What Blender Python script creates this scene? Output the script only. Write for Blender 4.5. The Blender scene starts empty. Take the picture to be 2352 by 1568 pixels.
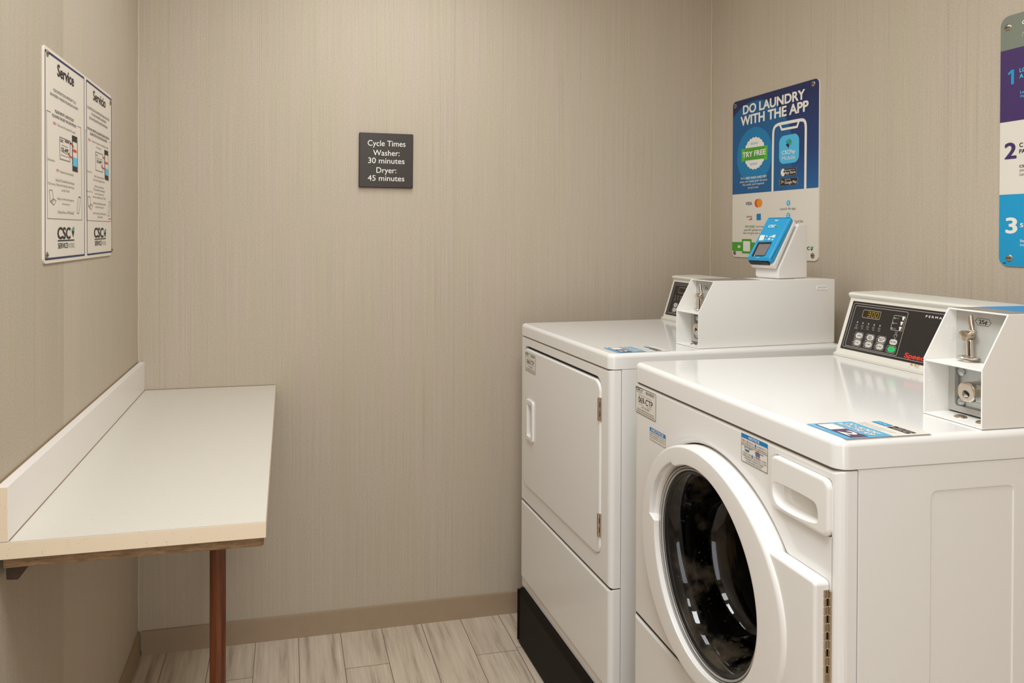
import bpy, bmesh, math, random
from math import pi, cos, sin, sqrt
from mathutils import Vector, Matrix
from mathutils.geometry import tessellate_polygon
random.seed(7)
scene = bpy.context.scene
COL = scene.collection

# ------------------------------------------------------------------ camera solution (2352 x 1568 frame)
F, PX, PY = 1653.983, 1020.0, 546.411
PITCH, ROLL, YAW = 0.00734, -0.00305, -0.21474
CAM = Vector((0.49933, -2.63371, 1.45311))
cp, sp, cr, sr, cw, sw = cos(PITCH), sin(PITCH), cos(ROLL), sin(ROLL), cos(YAW), sin(YAW)
FWD = Vector((-sw * cp, cw * cp, -sp)); _r = Vector((cw, sw, 0)); _d = FWD.cross(_r)
RIGHT = _r * cr + _d * sr; DOWN = -_r * sr + _d * cr

def loc(T, u, v):
    """2-D position on the surface T (its local x, y) that the photo shows at pixel u, v."""
    r = RIGHT * ((u - PX) / F) + DOWN * ((v - PY) / F) + FWD
    Ti = T.inverted(); o = Ti @ CAM; d = (Ti.to_3x3() @ r)
    t = -o.z / d.z
    return Vector((o.x + t * d.x, o.y + t * d.y))

class Pick:
    """picks in a zoomed crop of the photo: scale s, offset ox, oy"""
    def __init__(self, T, s, ox, oy): self.T, self.s, self.ox, self.oy = T, s, ox, oy
    def __call__(self, a, b): return loc(self.T, self.ox + a / self.s, self.oy + b / self.s)

def frame(o, ex, ey):
    ex = Vector(ex).normalized(); ey = Vector(ey).normalized(); n = ex.cross(ey)
    M = Matrix((ex, ey, n)).transposed().to_4x4(); M.translation = Vector(o); return M
def lift(T, d): return T @ Matrix.Translation((0, 0, d))

# ------------------------------------------------------------------ materials
def srgb(r, g, b):
    f = lambda c: (c / 255 / 12.92) if c / 255 <= 0.04045 else ((c / 255 + 0.055) / 1.055) ** 2.4
    return (f(r), f(g), f(b), 1)
LIGHTC = (0.955, 1.0, 1.025)
_M = {}
def mat(name, rgb, rough=0.5, metal=0.0, spec=0.5, coat=0.0, noise=0.0, emit=0.0, bump=0.0, bscale=200):
    if name in _M: return _M[name]
    m = bpy.data.materials.new(name); m.use_nodes = True; nt = m.node_tree; b = nt.nodes['Principled BSDF']
    c = srgb(*rgb)
    b.inputs['Base Color'].default_value = c; b.inputs['Roughness'].default_value = rough
    b.inputs['Metallic'].default_value = metal; b.inputs['Specular IOR Level'].default_value = spec
    b.inputs['Coat Weight'].default_value = coat
    if emit: b.inputs['Emission Color'].default_value = c; b.inputs['Emission Strength'].default_value = emit
    if noise or bump:
        tc = nt.nodes.new('ShaderNodeTexCoord'); n = nt.nodes.new('ShaderNodeTexNoise')
        n.inputs['Scale'].default_value = bscale; n.inputs['Detail'].default_value = 3
        nt.links.new(tc.outputs['Object'], n.inputs['Vector'])
        if noise:
            mx = nt.nodes.new('ShaderNodeMix'); mx.data_type = 'RGBA'
            mx.inputs['A'].default_value = tuple(x * (1 - noise) for x in c[:3]) + (1,)
            mx.inputs['B'].default_value = tuple(min(1, x * (1 + noise)) for x in c[:3]) + (1,)
            nt.links.new(n.outputs['Fac'], mx.inputs['Factor']); nt.links.new(mx.outputs['Result'], b.inputs['Base Color'])
        if bump:
            bp = nt.nodes.new('ShaderNodeBump'); bp.inputs['Strength'].default_value = bump; bp.inputs['Distance'].default_value = 0.001
            nt.links.new(n.outputs['Fac'], bp.inputs['Height']); nt.links.new(bp.outputs['Normal'], b.inputs['Normal'])
    _M[name] = m; return m

def N(nt, t, **kw):
    n = nt.nodes.new(t)
    for k, v in kw.items():
        if k in ('operation', 'data_type', 'blend_type', 'noise_dimensions', 'interpolation'): setattr(n, k, v)
        else: n.inputs[k].default_value = v
    return n
def math_(nt, op, a, b=None, clamp=False):
    n = nt.nodes.new('ShaderNodeMath'); n.operation = op; n.use_clamp = clamp
    for i, x in enumerate((a, b)):
        if x is None: continue
        if isinstance(x, (int, float)): n.inputs[i].default_value = x
        else: nt.links.new(x, n.inputs[i])
    return n.outputs[0]
def mixc(nt, f, a, b, mode='MIX'):
    n = nt.nodes.new('ShaderNodeMix'); n.data_type = 'RGBA'; n.blend_type = mode
    for k, x in (('Factor', f), ('A', a), ('B', b)):
        s = n.inputs[k] if k != 'Factor' else n.inputs[0]
        if k in 'AB': s = n.inputs[6 if k == 'A' else 7]
        if isinstance(x, (int, float, tuple)): s.default_value = x
        else: nt.links.new(x, s)
    return n.outputs[2]
def comb(nt, x, y, z):
    n = nt.nodes.new('ShaderNodeCombineXYZ')
    for i, v in enumerate((x, y, z)):
        if isinstance(v, (int, float)): n.inputs[i].default_value = v
        else: nt.links.new(v, n.inputs[i])
    return n.outputs[0]
def noise(nt, vec, scale, detail=2, rough=0.5):
    n = nt.nodes.new('ShaderNodeTexNoise'); n.inputs['Scale'].default_value = scale
    n.inputs['Detail'].default_value = detail; n.inputs['Roughness'].default_value = rough
    nt.links.new(vec, n.inputs['Vector']); return n.outputs['Fac']
def ramp(nt, f, stops):
    n = nt.nodes.new('ShaderNodeValToRGB'); e = n.color_ramp.elements
    while len(e) < len(stops): e.new(0.5)
    for i, (p, c) in enumerate(stops):
        e[i].position = p; e[i].color = c if isinstance(c, tuple) else (c, c, c, 1)
    nt.links.new(f, n.inputs['Fac']); return n.outputs['Color']

def wallpaper(name, seam=None):
    m = bpy.data.materials.new(name); m.use_nodes = True; nt = m.node_tree; b = nt.nodes['Principled BSDF']
    g = nt.nodes.new('ShaderNodeNewGeometry'); sx = nt.nodes.new('ShaderNodeSeparateXYZ'); nt.links.new(g.outputs['Position'], sx.inputs[0])
    X, Y, Z = sx.outputs
    s = math_(nt, 'ADD', X, Y)
    zz = math_(nt, 'MULTIPLY', Z, 0.07)
    strand = noise(nt, comb(nt, math_(nt, 'MULTIPLY', s, 70), 3.0, zz), 1, 1, 0.5)          # thin dark threads, a centimetre or two apart
    fine = noise(nt, comb(nt, math_(nt, 'MULTIPLY', s, 430), 0.0, math_(nt, 'MULTIPLY', Z, 2.0)), 1, 1, 0.6)
    broad = noise(nt, comb(nt, math_(nt, 'MULTIPLY', s, 9), 7.0, math_(nt, 'MULTIPLY', Z, 1.4)), 1, 2, 0.5)
    weave = noise(nt, comb(nt, math_(nt, 'MULTIPLY', s, 140), 1.0, math_(nt, 'MULTIPLY', Z, 260)), 1, 1, 0.5)
    tone = mixc(nt, ramp(nt, broad, [(0.35, 0.0), (0.65, 1.0)]), WP_A, WP_B)
    lines = ramp(nt, strand, [(0.372, 1.0), (0.380, 0.90), (0.388, 1.0), (0.442, 1.0), (0.450, 0.91), (0.458, 1.0), (0.512, 1.0), (0.520, 0.88), (0.528, 1.0), (0.592, 1.0), (0.600, 0.91), (0.608, 1.0)])
    lines2 = ramp(nt, fine, [(0.30, 0.93), (0.5, 1.0), (0.7, 1.04)])
    wv = ramp(nt, weave, [(0.3, 0.94), (0.7, 1.05)])
    c = mixc(nt, 1.0, tone, lines, 'MULTIPLY'); c = mixc(nt, 1.0, c, lines2, 'MULTIPLY'); c = mixc(nt, 1.0, c, wv, 'MULTIPLY')
    if seam is not None:
        st = math_(nt, 'GREATER_THAN', s, seam)
        c = mixc(nt, st, mixc(nt, 1.0, c, (0.90, 0.89, 0.87, 1), 'MULTIPLY'), c)
    nt.links.new(c, b.inputs['Base Color']); b.inputs['Roughness'].default_value = 0.72
    b.inputs['Specular IOR Level'].default_value = 0.3
    h = math_(nt, 'ADD', math_(nt, 'MULTIPLY', weave, 0.6), fine)
    bp = nt.nodes.new('ShaderNodeBump'); bp.inputs['Strength'].default_value = 0.25; bp.inputs['Distance'].default_value = 0.0006
    nt.links.new(h, bp.inputs['Height']); nt.links.new(bp.outputs['Normal'], b.inputs['Normal'])
    return m
WP_A = srgb(190, 178, 158); WP_B = srgb(192, 178, 162)

def plank_floor():
    m = bpy.data.materials.new('wood_look_tile'); m.use_nodes = True; nt = m.node_tree; b = nt.nodes['Principled BSDF']
    g = nt.nodes.new('ShaderNodeNewGeometry'); sx = nt.nodes.new('ShaderNodeSeparateXYZ'); nt.links.new(g.outputs['Position'], sx.inputs[0])
    X, Y, Z = sx.outputs
    W = 0.14905; L = 0.914
    q = math_(nt, 'DIVIDE', math_(nt, 'SUBTRACT', X, 0.0945 - 10 * W), W)
    idx = math_(nt, 'FLOOR', q); fx = math_(nt, 'SUBTRACT', q, idx)
    # plank ends: staggered by a third in a repeating order, one end in the row 0.691-0.840 at y = -0.231
    off = math_(nt, 'MULTIPLY', math_(nt, 'MODULO', math_(nt, 'MULTIPLY', math_(nt, 'SUBTRACT', idx, 14), 1.0), 4.0), 0.31)
    off = math_(nt, 'ADD', off, 0.231)
    p = math_(nt, 'DIVIDE', math_(nt, 'ADD', Y, math_(nt, 'ADD', off, 10 * L)), L)
    iy = math_(nt, 'FLOOR', p); fy = math_(nt, 'SUBTRACT', p, iy)
    ex = math_(nt, 'MULTIPLY', math_(nt, 'MINIMUM', fx, math_(nt, 'SUBTRACT', 1.0, fx)), W)
    ey = math_(nt, 'MULTIPLY', math_(nt, 'MINIMUM', fy, math_(nt, 'SUBTRACT', 1.0, fy)), L)
    e = math_(nt, 'MINIMUM', ex, ey)
    grout = math_(nt, 'LESS_THAN', e, 0.0011)
    seed = math_(nt, 'ADD', math_(nt, 'MULTIPLY', idx, 3.7), math_(nt, 'MULTIPLY', iy, 11.3))
    v1 = comb(nt, math_(nt, 'MULTIPLY', X, 38), math_(nt, 'MULTIPLY', Y, 2.6), seed)
    v2 = comb(nt, math_(nt, 'MULTIPLY', X, 150), math_(nt, 'MULTIPLY', Y, 5), seed)
    n1 = noise(nt, v1, 1, 4, 0.6); n2 = noise(nt, v2, 1, 3, 0.6)
    c = ramp(nt, n1, [(0.30, srgb(167, 151, 133)), (0.46, srgb(203, 187, 167)), (0.7, srgb(220, 205, 185))])
    c = mixc(nt, 1.0, c, ramp(nt, n2, [(0.3, 0.90), (0.6, 1.03)]), 'MULTIPLY')
    c = mixc(nt, grout, c, srgb(112, 98, 86))
    nt.links.new(c, b.inputs['Base Color']); b.inputs['Roughness'].default_value = 0.45
    bp = nt.nodes.new('ShaderNodeBump'); bp.inputs['Distance'].default_value = 0.001; bp.inputs['Strength'].default_value = 0.5; bp.invert = True
    nt.links.new(grout, bp.inputs['Height']); nt.links.new(bp.outputs['Normal'], b.inputs['Normal'])
    return m

def speckled(name, base, dark, rough=0.25):
    m = bpy.data.materials.new(name); m.use_nodes = True; nt = m.node_tree; b = nt.nodes['Principled BSDF']
    tc = nt.nodes.new('ShaderNodeTexCoord'); v = nt.nodes.new('ShaderNodeTexVoronoi'); v.inputs['Scale'].default_value = 240
    nt.links.new(tc.outputs['Object'], v.inputs['Vector'])
    n = noise(nt, tc.outputs['Object'], 60, 2)
    spot = math_(nt, 'LESS_THAN', v.outputs['Distance'], math_(nt, 'MULTIPLY', math_(nt, 'SUBTRACT', n, 0.46), 0.9))
    c = mixc(nt, math_(nt, 'MULTIPLY', spot, 0.8), srgb(*base), srgb(*dark))
    nt.links.new(c, b.inputs['Base Color']); b.inputs['Roughness'].default_value = rough
    return m

def wood(name, a, b_, sc=(120, 120, 4), rough=0.35):
    m = bpy.data.materials.new(name); m.use_nodes = True; nt = m.node_tree; b = nt.nodes['Principled BSDF']
    tc = nt.nodes.new('ShaderNodeTexCoord'); mp = nt.nodes.new('ShaderNodeMapping'); mp.inputs['Scale'].default_value = sc
    nt.links.new(tc.outputs['Object'], mp.inputs['Vector'])
    n = noise(nt, mp.outputs['Vector'], 1, 4, 0.65)
    nt.links.new(ramp(nt, n, [(0.3, srgb(*a)), (0.72, srgb(*b_))]), b.inputs['Base Color'])
    b.inputs['Roughness'].default_value = rough
    return m

def poster_blue():
    m = bpy.data.materials.new('printed_blue_fade'); m.use_nodes = True; nt = m.node_tree; b = nt.nodes['Principled BSDF']
    tc = nt.nodes.new('ShaderNodeTexCoord'); s = nt.nodes.new('ShaderNodeSeparateXYZ'); nt.links.new(tc.outputs['Object'], s.inputs[0])
    f = math_(nt, 'DIVIDE', s.outputs[1], 0.595)
    nt.links.new(ramp(nt, f, [(0.38, srgb(26, 98, 158)), (0.62, srgb(26, 60, 116)), (0.95, srgb(30, 40, 86))]), b.inputs['Base Color'])
    b.inputs['Roughness'].default_value = 0.4
    return m

def thin_glass():
    m = bpy.data.materials.new('door_glass'); m.use_nodes = True; nt = m.node_tree
    for n in list(nt.nodes): nt.nodes.remove(n)
    out = nt.nodes.new('ShaderNodeOutputMaterial'); mx = nt.nodes.new('ShaderNodeMixShader')
    tr = nt.nodes.new('ShaderNodeBsdfTransparent'); gl = nt.nodes.new('ShaderNodeBsdfGlossy'); fr = nt.nodes.new('ShaderNodeFresnel')
    tr.inputs['Color'].default_value = (0.42, 0.41, 0.40, 1); gl.inputs['Roughness'].default_value = 0.03
    gl.inputs['Color'].default_value = (0.9, 0.9, 0.92, 1); fr.inputs['IOR'].default_value = 1.5
    nt.links.new(fr.outputs[0], mx.inputs[0]); nt.links.new(tr.outputs[0], mx.inputs[1]); nt.links.new(gl.outputs[0], mx.inputs[2])
    df = nt.nodes.new('ShaderNodeBsdfDiffuse'); df.inputs['Color'].default_value = srgb(150, 134, 112); m2 = nt.nodes.new('ShaderNodeMixShader')   # brown smear film, also painted in for room reflections on the bowl
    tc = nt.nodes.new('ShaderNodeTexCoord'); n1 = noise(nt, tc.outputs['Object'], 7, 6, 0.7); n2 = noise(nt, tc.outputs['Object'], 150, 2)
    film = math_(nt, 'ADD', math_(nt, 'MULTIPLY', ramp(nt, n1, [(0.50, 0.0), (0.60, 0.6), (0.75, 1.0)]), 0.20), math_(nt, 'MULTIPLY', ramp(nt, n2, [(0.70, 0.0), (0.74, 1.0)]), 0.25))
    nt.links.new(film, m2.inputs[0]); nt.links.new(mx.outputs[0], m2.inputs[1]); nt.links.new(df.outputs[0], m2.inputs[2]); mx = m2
    nt.links.new(mx.outputs[0], out.inputs['Surface']); return m

ENAMEL = mat('white_enamel', (234, 232, 229), 0.11, spec=0.5)
ENAMEL_BOX = mat('white_powder_coat', (238, 235, 230), 0.38)
PLASTIC = mat('white_plastic', (233, 230, 226), 0.32)
CREAM = mat('cream_plastic', (228, 224, 214), 0.35)
GREYPLATE = mat('grey_painted_plate', (186, 185, 180), 0.4)
NICKEL = mat('bright_nickel', (214, 202, 188), 0.16, metal=1.0)
STEEL = mat('zinc_steel', (190, 194, 194), 0.34, metal=1.0, noise=0.12, bscale=60)
BRUSHED = mat('brushed_steel', (196, 182, 164), 0.28, metal=1.0)
BLACK = mat('matte_black', (24, 21, 20), 0.5)
GAP = mat('dark_gap', (30, 27, 24), 0.8)
SHADOWGAP = mat('lid_gap_shade', (112, 104, 94), 0.7)  # strip filling the lid gap, coloured as the brown shading under the lid
PLINTHM = mat('dark_brown_black_paint', (21, 14, 9), 0.6, spec=0.2, noise=0.25, bscale=14)
RUBBER = mat('black_rubber', (16, 15, 15), 0.35)
GREYTRIM = mat('grey_trim_plastic', (170, 166, 160), 0.3)
PANELBLK = mat('control_panel_black', (37, 32, 31), 0.35)
INK = mat('ink_black', (40, 34, 36), 0.6)
INKGREY = mat('ink_grey', (120, 112, 108), 0.6)
INKLIGHT = mat('ink_light_grey', (176, 170, 164), 0.6)
WHITEINK = mat('ink_white', (236, 232, 224), 0.5)
RED = mat('ink_red', (206, 66, 52), 0.5)
BRED = mat('logo_red', (226, 62, 44), 0.5)
TEAL = mat('ink_teal', (40, 160, 186), 0.5)
GREEN = mat('ink_green', (74, 160, 48), 0.5)
GREENL = mat('ink_light_green', (92, 182, 60), 0.5)
NAVY = mat('ink_navy', (30, 40, 88), 0.5)
SKY = mat('ink_sky_blue', (80, 188, 230), 0.45)
CIRC1 = mat('ink_mid_blue', (22, 92, 144), 0.42)
CIRC2 = mat('ink_bright_blue', (20, 124, 178), 0.42)
CYAN = mat('ink_cyan', (14, 152, 204), 0.4)
PURPLE = mat('ink_purple', (66, 42, 98), 0.4)
SAGE = mat('ink_sage_grey', (124, 130, 116), 0.4)
NOTICEB = mat('ink_notice_blue', (16, 122, 184), 0.4)
ORANGE = mat('ink_orange', (232, 148, 40), 0.5)
ORANGER = mat('ink_orange_red', (214, 78, 40), 0.5)
SIGNW = mat('sign_white', (225, 216, 202), 0.42)
SIGNW2 = mat('sign_off_white', (226, 220, 208), 0.42)
SIGNDARK = mat('sign_charcoal', (56, 48, 42), 0.4)
STICKW = mat('sticker_white', (226, 221, 212), 0.4)
STICKB = mat('sticker_blue', (88, 172, 212), 0.35)
STICKP = mat('sticker_purple', (84, 62, 98), 0.35)
READERB = mat('reader_blue_plastic', (40, 158, 212), 0.28)
SCREEN = mat('grey_screen', (128, 120, 118), 0.25)
LEDY = mat('amber_segments', (178, 146, 30), 0.4, emit=0.1)
DISPLAY = mat('dark_amber_window', (44, 32, 14), 0.15)
GREENB = mat('green_button', (40, 196, 112), 0.4)
BUTTON = mat('pale_button', (206, 202, 194), 0.45)
DRUMM = mat('drum_steel', (96, 84, 72), 0.35, metal=1.0)
TUBM = mat('dark_tub', (20, 16, 14), 0.6)
BASEB = mat('grey_vinyl_base', (160, 138, 113), 0.5, noise=0.06, bscale=25)
CEILM = mat('ceiling_white', (235, 230, 220), 0.8)
LAM_FRONT = speckled('laminate_edge', (232, 214, 188), (176, 150, 120), 0.4)
LAM_TOP = speckled('laminate_top', (212, 206, 195), (176, 164, 146), 0.34)
LAM_SPLASH = mat('laminate_backsplash', (236, 230, 224), 0.3)
BOARD = wood('raw_particle_board', (96, 70, 44), (150, 120, 88), (30, 60, 160), 0.8)
POSTM = wood('stained_red_brown_wood', (66, 28, 8), (118, 60, 20), (160, 160, 6), 0.32)
SCREWM = mat('screw_bronze', (176, 166, 150), 0.35, metal=1.0)
RUST = mat('rust_stain', (212, 184, 130), 0.7)
PAPERG = mat('worn_grey_sticker', (138, 130, 120), 0.5, noise=0.25, bscale=160)
PAPERB = mat('worn_blue_sticker', (44, 132, 186), 0.5, noise=0.2, bscale=160)

# ------------------------------------------------------------------ mesh builder
class MB:
    def __init__(self): self.v, self.f, self.m, self.mats, self.fl = [], [], [], [], []
    def mi(self, m):
        if m not in self.mats: self.mats.append(m)
        return self.mats.index(m)
    def add(self, verts, faces, m, T=None, flat=False):
        b = len(self.v); k = self.mi(m)
        for p in verts: self.v.append((T @ Vector(p)) if T is not None else Vector(p))
        for f in faces: self.f.append([b + i for i in f]); self.m.append(k); self.fl.append(not flat)
    def add_bm(self, bm, m, T=None):
        bm.verts.index_update()
        self.add([v.co.copy() for v in bm.verts], [[v.index for v in f.verts] for f in bm.faces], m, T); bm.free()
    def build(self, name, parent=None, smooth=True, ang=32, wn=True, label=None):
        me = bpy.data.meshes.new(name); W = parent_world(parent).inverted() if parent else Matrix()
        me.from_pydata([W @ p for p in self.v], [], self.f)
        for m in self.mats: me.materials.append(m)
        me.polygons.foreach_set('material_index', self.m); me.update()
        if smooth:
            me.shade_smooth(); me.set_sharp_from_angle(angle=math.radians(ang)); me.polygons.foreach_set('use_smooth', self.fl)
        o = bpy.data.objects.new(name, me); COL.objects.link(o)
        if parent: o.parent = parent
        if smooth and wn:
            w = o.modifiers.new('weighted', 'WEIGHTED_NORMAL'); w.keep_sharp = True
        if label: o['label'] = label
        return o
def parent_world(p):
    M = Matrix()
    while p is not None: M = p.matrix_basis @ M; p = p.parent
    return M
def thing(name, label, cat, M, group=None):
    o = bpy.data.objects.new(name, None); COL.objects.link(o); o.matrix_basis = M; o.empty_display_size = 0.05
    o['label'] = label; o['category'] = cat
    if group: o['group'] = group
    return o
def struct(o): o['kind'] = 'structure'; return o

# ---- 2-D shapes
def rrect2(x0, x1, y0, y1, r, n=6):
    if x0 > x1: x0, x1 = x1, x0
    if y0 > y1: y0, y1 = y1, y0
    r = max(1e-5, min(r, (x1 - x0) / 2.01, (y1 - y0) / 2.01)); P = []
    for cx, cy, a in ((x1 - r, y0 + r, -pi / 2), (x1 - r, y1 - r, 0), (x0 + r, y1 - r, pi / 2), (x0 + r, y0 + r, pi)):
        for i in range(n + 1): P.append(Vector((cx + r * cos(a + i * pi / 2 / n), cy + r * sin(a + i * pi / 2 / n))))
    return P
def circ2(cx, cy, r, n=32, ry=None):
    ry = ry or r
    return [Vector((cx + r * cos(2 * pi * i / n), cy + ry * sin(2 * pi * i / n))) for i in range(n)]
def offset2(P, d):
    """offset a counter-clockwise loop outward by d"""
    out = []; n = len(P)
    for i in range(n):
        a, b, c = P[i - 1], P[i], P[(i + 1) % n]
        e1 = (b - a); e2 = (c - b)
        if e1.length < 1e-9 or e2.length < 1e-9: out.append(b.copy()); continue
        e1.normalize(); e2.normalize()
        n1 = Vector((e1.y, -e1.x)); n2 = Vector((e2.y, -e2.x)); s = n1 + n2
        if s.length < 1e-6: s = n1
        s.normalize(); k = max(0.4, s.dot(n1)); out.append(b + s * (d / k))
    return out
def ccw(P):
    a = sum(P[i - 1].x * P[i].y - P[i].x * P[i - 1].y for i in range(len(P)))
    return list(P) if a > 0 else list(reversed(P))
def fill(mb, T, loops, z, m):
    """flat fill of a loop with holes on T's surface, z above it"""
    L = [[Vector((p.x, p.y, 0)) for p in l] for l in loops]
    tris = tessellate_polygon(L); flat = [p for l in loops for p in l]
    F_ = []
    for t in tris:
        a, b, c = (flat[i] for i in t)
        cr_ = (b.x - a.x) * (c.y - a.y) - (c.x - a.x) * (b.y - a.y)
        if abs(cr_) < 1e-14: continue
        F_.append(list(t) if cr_ > 0 else list(reversed(t)))
    mb.add([(p.x, p.y, z) for p in flat], F_, m, T, True)
def wallsteps(mb, T, loop, steps, m, inward, cap=None, z0=0.0):
    """rings going from the loop by (offset, depth); inward for holes, outward for rims"""
    prev = [Vector((p.x, p.y, z0)) for p in loop]; n = len(loop)
    for off, dep in steps:
        lp = offset2(loop, -off if inward else off); cur = [Vector((p.x, p.y, z0 - dep)) for p in lp]
        fs = []
        for i in range(n):
            j = (i + 1) % n
            f = [i, j, n + j, n + i]
            fs.append(f if inward else list(reversed(f)))
        mb.add(prev + cur, fs, m, T); prev = cur
    if cap:
        c = sum((Vector((p.x, p.y)) for p in prev), Vector((0, 0))) / n
        fill(mb, T, [[Vector((p.x, p.y)) for p in prev]], prev[0].z, cap)
def plate(mb, T, outer, osteps, m, holes=(), z0=0.0):
    fill(mb, T, [outer] + [h[0] for h in holes], z0, m)
    if osteps: wallsteps(mb, T, outer, osteps, m, False, None, z0)
    for h in holes:
        if h[1]: wallsteps(mb, T, h[0], h[1], m, True, h[2] if len(h) > 2 else None, z0)
def fillet(r, depth, n=4):
    """outward rim steps of a rounded edge of radius r then straight to depth"""
    s = [(r * sin(pi / 2 * i / n), r * (1 - cos(pi / 2 * i / n))) for i in range(1, n + 1)]
    return s + ([(r, depth)] if depth > r else [])
def rbox(mb, T, x0, x1, y0, y1, z0, z1, m, r=0.0, seg=3, rv=None):
    bm = bmesh.new(); bmesh.ops.create_cube(bm, size=1)
    for v in bm.verts: v.co = Vector(((x0 + x1) / 2 + v.co.x * abs(x1 - x0), (y0 + y1) / 2 + v.co.y * abs(y1 - y0), (z0 + z1) / 2 + v.co.z * abs(z1 - z0)))
    if rv:
        es = [e for e in bm.edges if abs(e.verts[0].co.z - e.verts[1].co.z) > 1e-6]
        bmesh.ops.bevel(bm, geom=es, offset=rv, segments=6, affect='EDGES', profile=0.5)
        zt = max(z0, z1)
        es = [e for e in bm.edges if all(abs(v.co.z - zt) < 1e-6 for v in e.verts)]
        bmesh.ops.bevel(bm, geom=es, offset=r, segments=5, affect='EDGES', profile=0.5)
    elif r: bmesh.ops.bevel(bm, geom=list(bm.edges), offset=r, segments=seg, affect='EDGES', profile=0.5)
    mb.add_bm(bm, m, T)
def prism(mb, T, poly, d0, d1, m, r=0.0, seg=3, axes='xz'):
    """extrude a polygon given in (x, z) along y from d0 to d1"""
    bm = bmesh.new(); vs = []
    for d in (d0, d1): vs.append([bm.verts.new((p[0], d, p[1])) for p in poly])
    n = len(poly); bm.faces.new(vs[0]); bm.faces.new(list(reversed(vs[1])))
    for i in range(n): bm.faces.new([vs[0][(i + 1) % n], vs[0][i], vs[1][i], vs[1][(i + 1) % n]])
    bmesh.ops.recalc_face_normals(bm, faces=bm.faces)
    if r: bmesh.ops.bevel(bm, geom=list(bm.edges), offset=r, segments=seg, affect='EDGES', profile=0.5)
    mb.add_bm(bm, m, T)
def lathe(mb, T, prof, m, n=48, rf=None, closed=True, a0=0, a1=2 * pi):
    """turn (r, h) profile about T's local z"""
    V, Fs = [], []; k = len(prof); cnt = n if closed else n + 1
    for i in range(cnt):
        a = a0 + (a1 - a0) * i / n
        for r, h in prof:
            rr = rf(r, a, h) if rf else r
            V.append((rr * cos(a), rr * sin(a), h))
    for i in range(n):
        j = (i + 1) % cnt if closed else i + 1
        for q in range(k - 1): Fs.append([i * k + q, j * k + q, j * k + q + 1, i * k + q + 1])
    mb.add(V, Fs, m, T)
def tube(mb, pts, r, m, T=None, n=10):
    pts = [Vector(p) for p in pts]; V, Fs = [], []; up = Vector((0.3, 0.2, 0.9))
    for i, p in enumerate(pts):
        d = (pts[min(i + 1, len(pts) - 1)] - pts[max(i - 1, 0)]).normalized()
        a = d.cross(up); a = a.normalized() if a.length > 1e-4 else d.orthogonal().normalized(); b = d.cross(a)
        rr = r[i] if isinstance(r, (list, tuple)) else r
        for k in range(n): V.append(p + (a * cos(2 * pi * k / n) + b * sin(2 * pi * k / n)) * rr)
    for i in range(len(pts) - 1):
        for k in range(n): Fs.append([i * n + k, i * n + (k + 1) % n, (i + 1) * n + (k + 1) % n, (i + 1) * n + k])
    Fs.append(list(range(n - 1, -1, -1))); Fs.append([(len(pts) - 1) * n + k for k in range(n)])
    mb.add(V, Fs, m, T)
def polyf(mb, T, pts, z, m): fill(mb, T, [ccw([Vector(p) for p in pts])], z, m)
def line(mb, T, pts, w, z, m, closed=False):
    """flat stroke of width w along a polyline, corners mitred"""
    pts = [Vector(p) for p in pts]; n = len(pts); L, R = [], []
    for i in range(n):
        a = pts[i - 1] if (i or closed) else None; c = pts[(i + 1) % n] if (i < n - 1 or closed) else None; b = pts[i]
        d1 = (b - a).normalized() if a is not None and (b - a).length > 1e-9 else None; d2 = (c - b).normalized() if c is not None and (c - b).length > 1e-9 else None
        d1 = d1 or d2; d2 = d2 or d1
        n1 = Vector((-d1.y, d1.x)); n2 = Vector((-d2.y, d2.x)); s = n1 + n2
        s = s.normalized() if s.length > 1e-4 else n1
        o = s * (w / 2 / max(0.5, s.dot(n1))); L.append(b + o); R.append(b - o)
    q = n if closed else n - 1
    mb.add([(*p, z) for p in R] + [(*p, z) for p in L], [[i, (i + 1) % n, n + (i + 1) % n, n + i] for i in range(q)], m, T)
def outline(mb, T, loop, w, z, m):
    o = offset2(loop, w / 2); i = offset2(loop, -w / 2); n = len(loop)
    mb.add([(*p, z) for p in o] + [(*p, z) for p in i], [[k, (k + 1) % n, n + (k + 1) % n, n + k] for k in range(n)], m, T)
def clip(P, x0, x1, y0, y1):
    for ax, lim, s in ((0, x0, 1), (0, x1, -1), (1, y0, 1), (1, y1, -1)):
        Q = []
        for i in range(len(P)):
            a, b = P[i - 1], P[i]; da, db = (a[ax] - lim) * s, (b[ax] - lim) * s
            if (da >= 0) != (db >= 0): Q.append(a + (b - a) * (da / (da - db)))
            if db >= 0: Q.append(b)
        P = Q
        if not P: return P
    return P

def smooth(pts, n=2):
    pts = [Vector(p) for p in pts]
    for _ in range(n):
        q = [pts[0]]
        for a, b in zip(pts, pts[1:]): q += [a * .75 + b * .25, a * .25 + b * .75]
        pts = q + [pts[-1]]
    return pts
# ---- lettering
_tc = {}
def glyphs(s, bold, shear=0.0, res=3):
    key = (s, bold, shear, res)
    if key in _tc: return _tc[key]
    cu = bpy.data.curves.new('lettering', 'FONT'); cu.body = s; cu.size = 1; cu.offset = bold; cu.shear = shear; cu.resolution_u = res
    cu.fill_mode = 'FRONT' if hasattr(cu, 'fill_mode') else cu.fill_mode
    ob = bpy.data.objects.new('lettering', cu); COL.objects.link(ob)
    dg = bpy.context.evaluated_depsgraph_get(); dg.update()
    ev = ob.evaluated_get(dg); me = ev.to_mesh()
    V = [v.co.copy() for v in me.vertices]; P = [list(p.vertices) for p in me.polygons]
    ev.to_mesh_clear(); bpy.data.objects.remove(ob); bpy.data.curves.remove(cu)
    _tc[key] = (V, P); return V, P
def capheight():
    V, _ = glyphs('H', 0.0); return max(v.y for v in V) - min(v.y for v in V)
CAPH = capheight()
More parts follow.
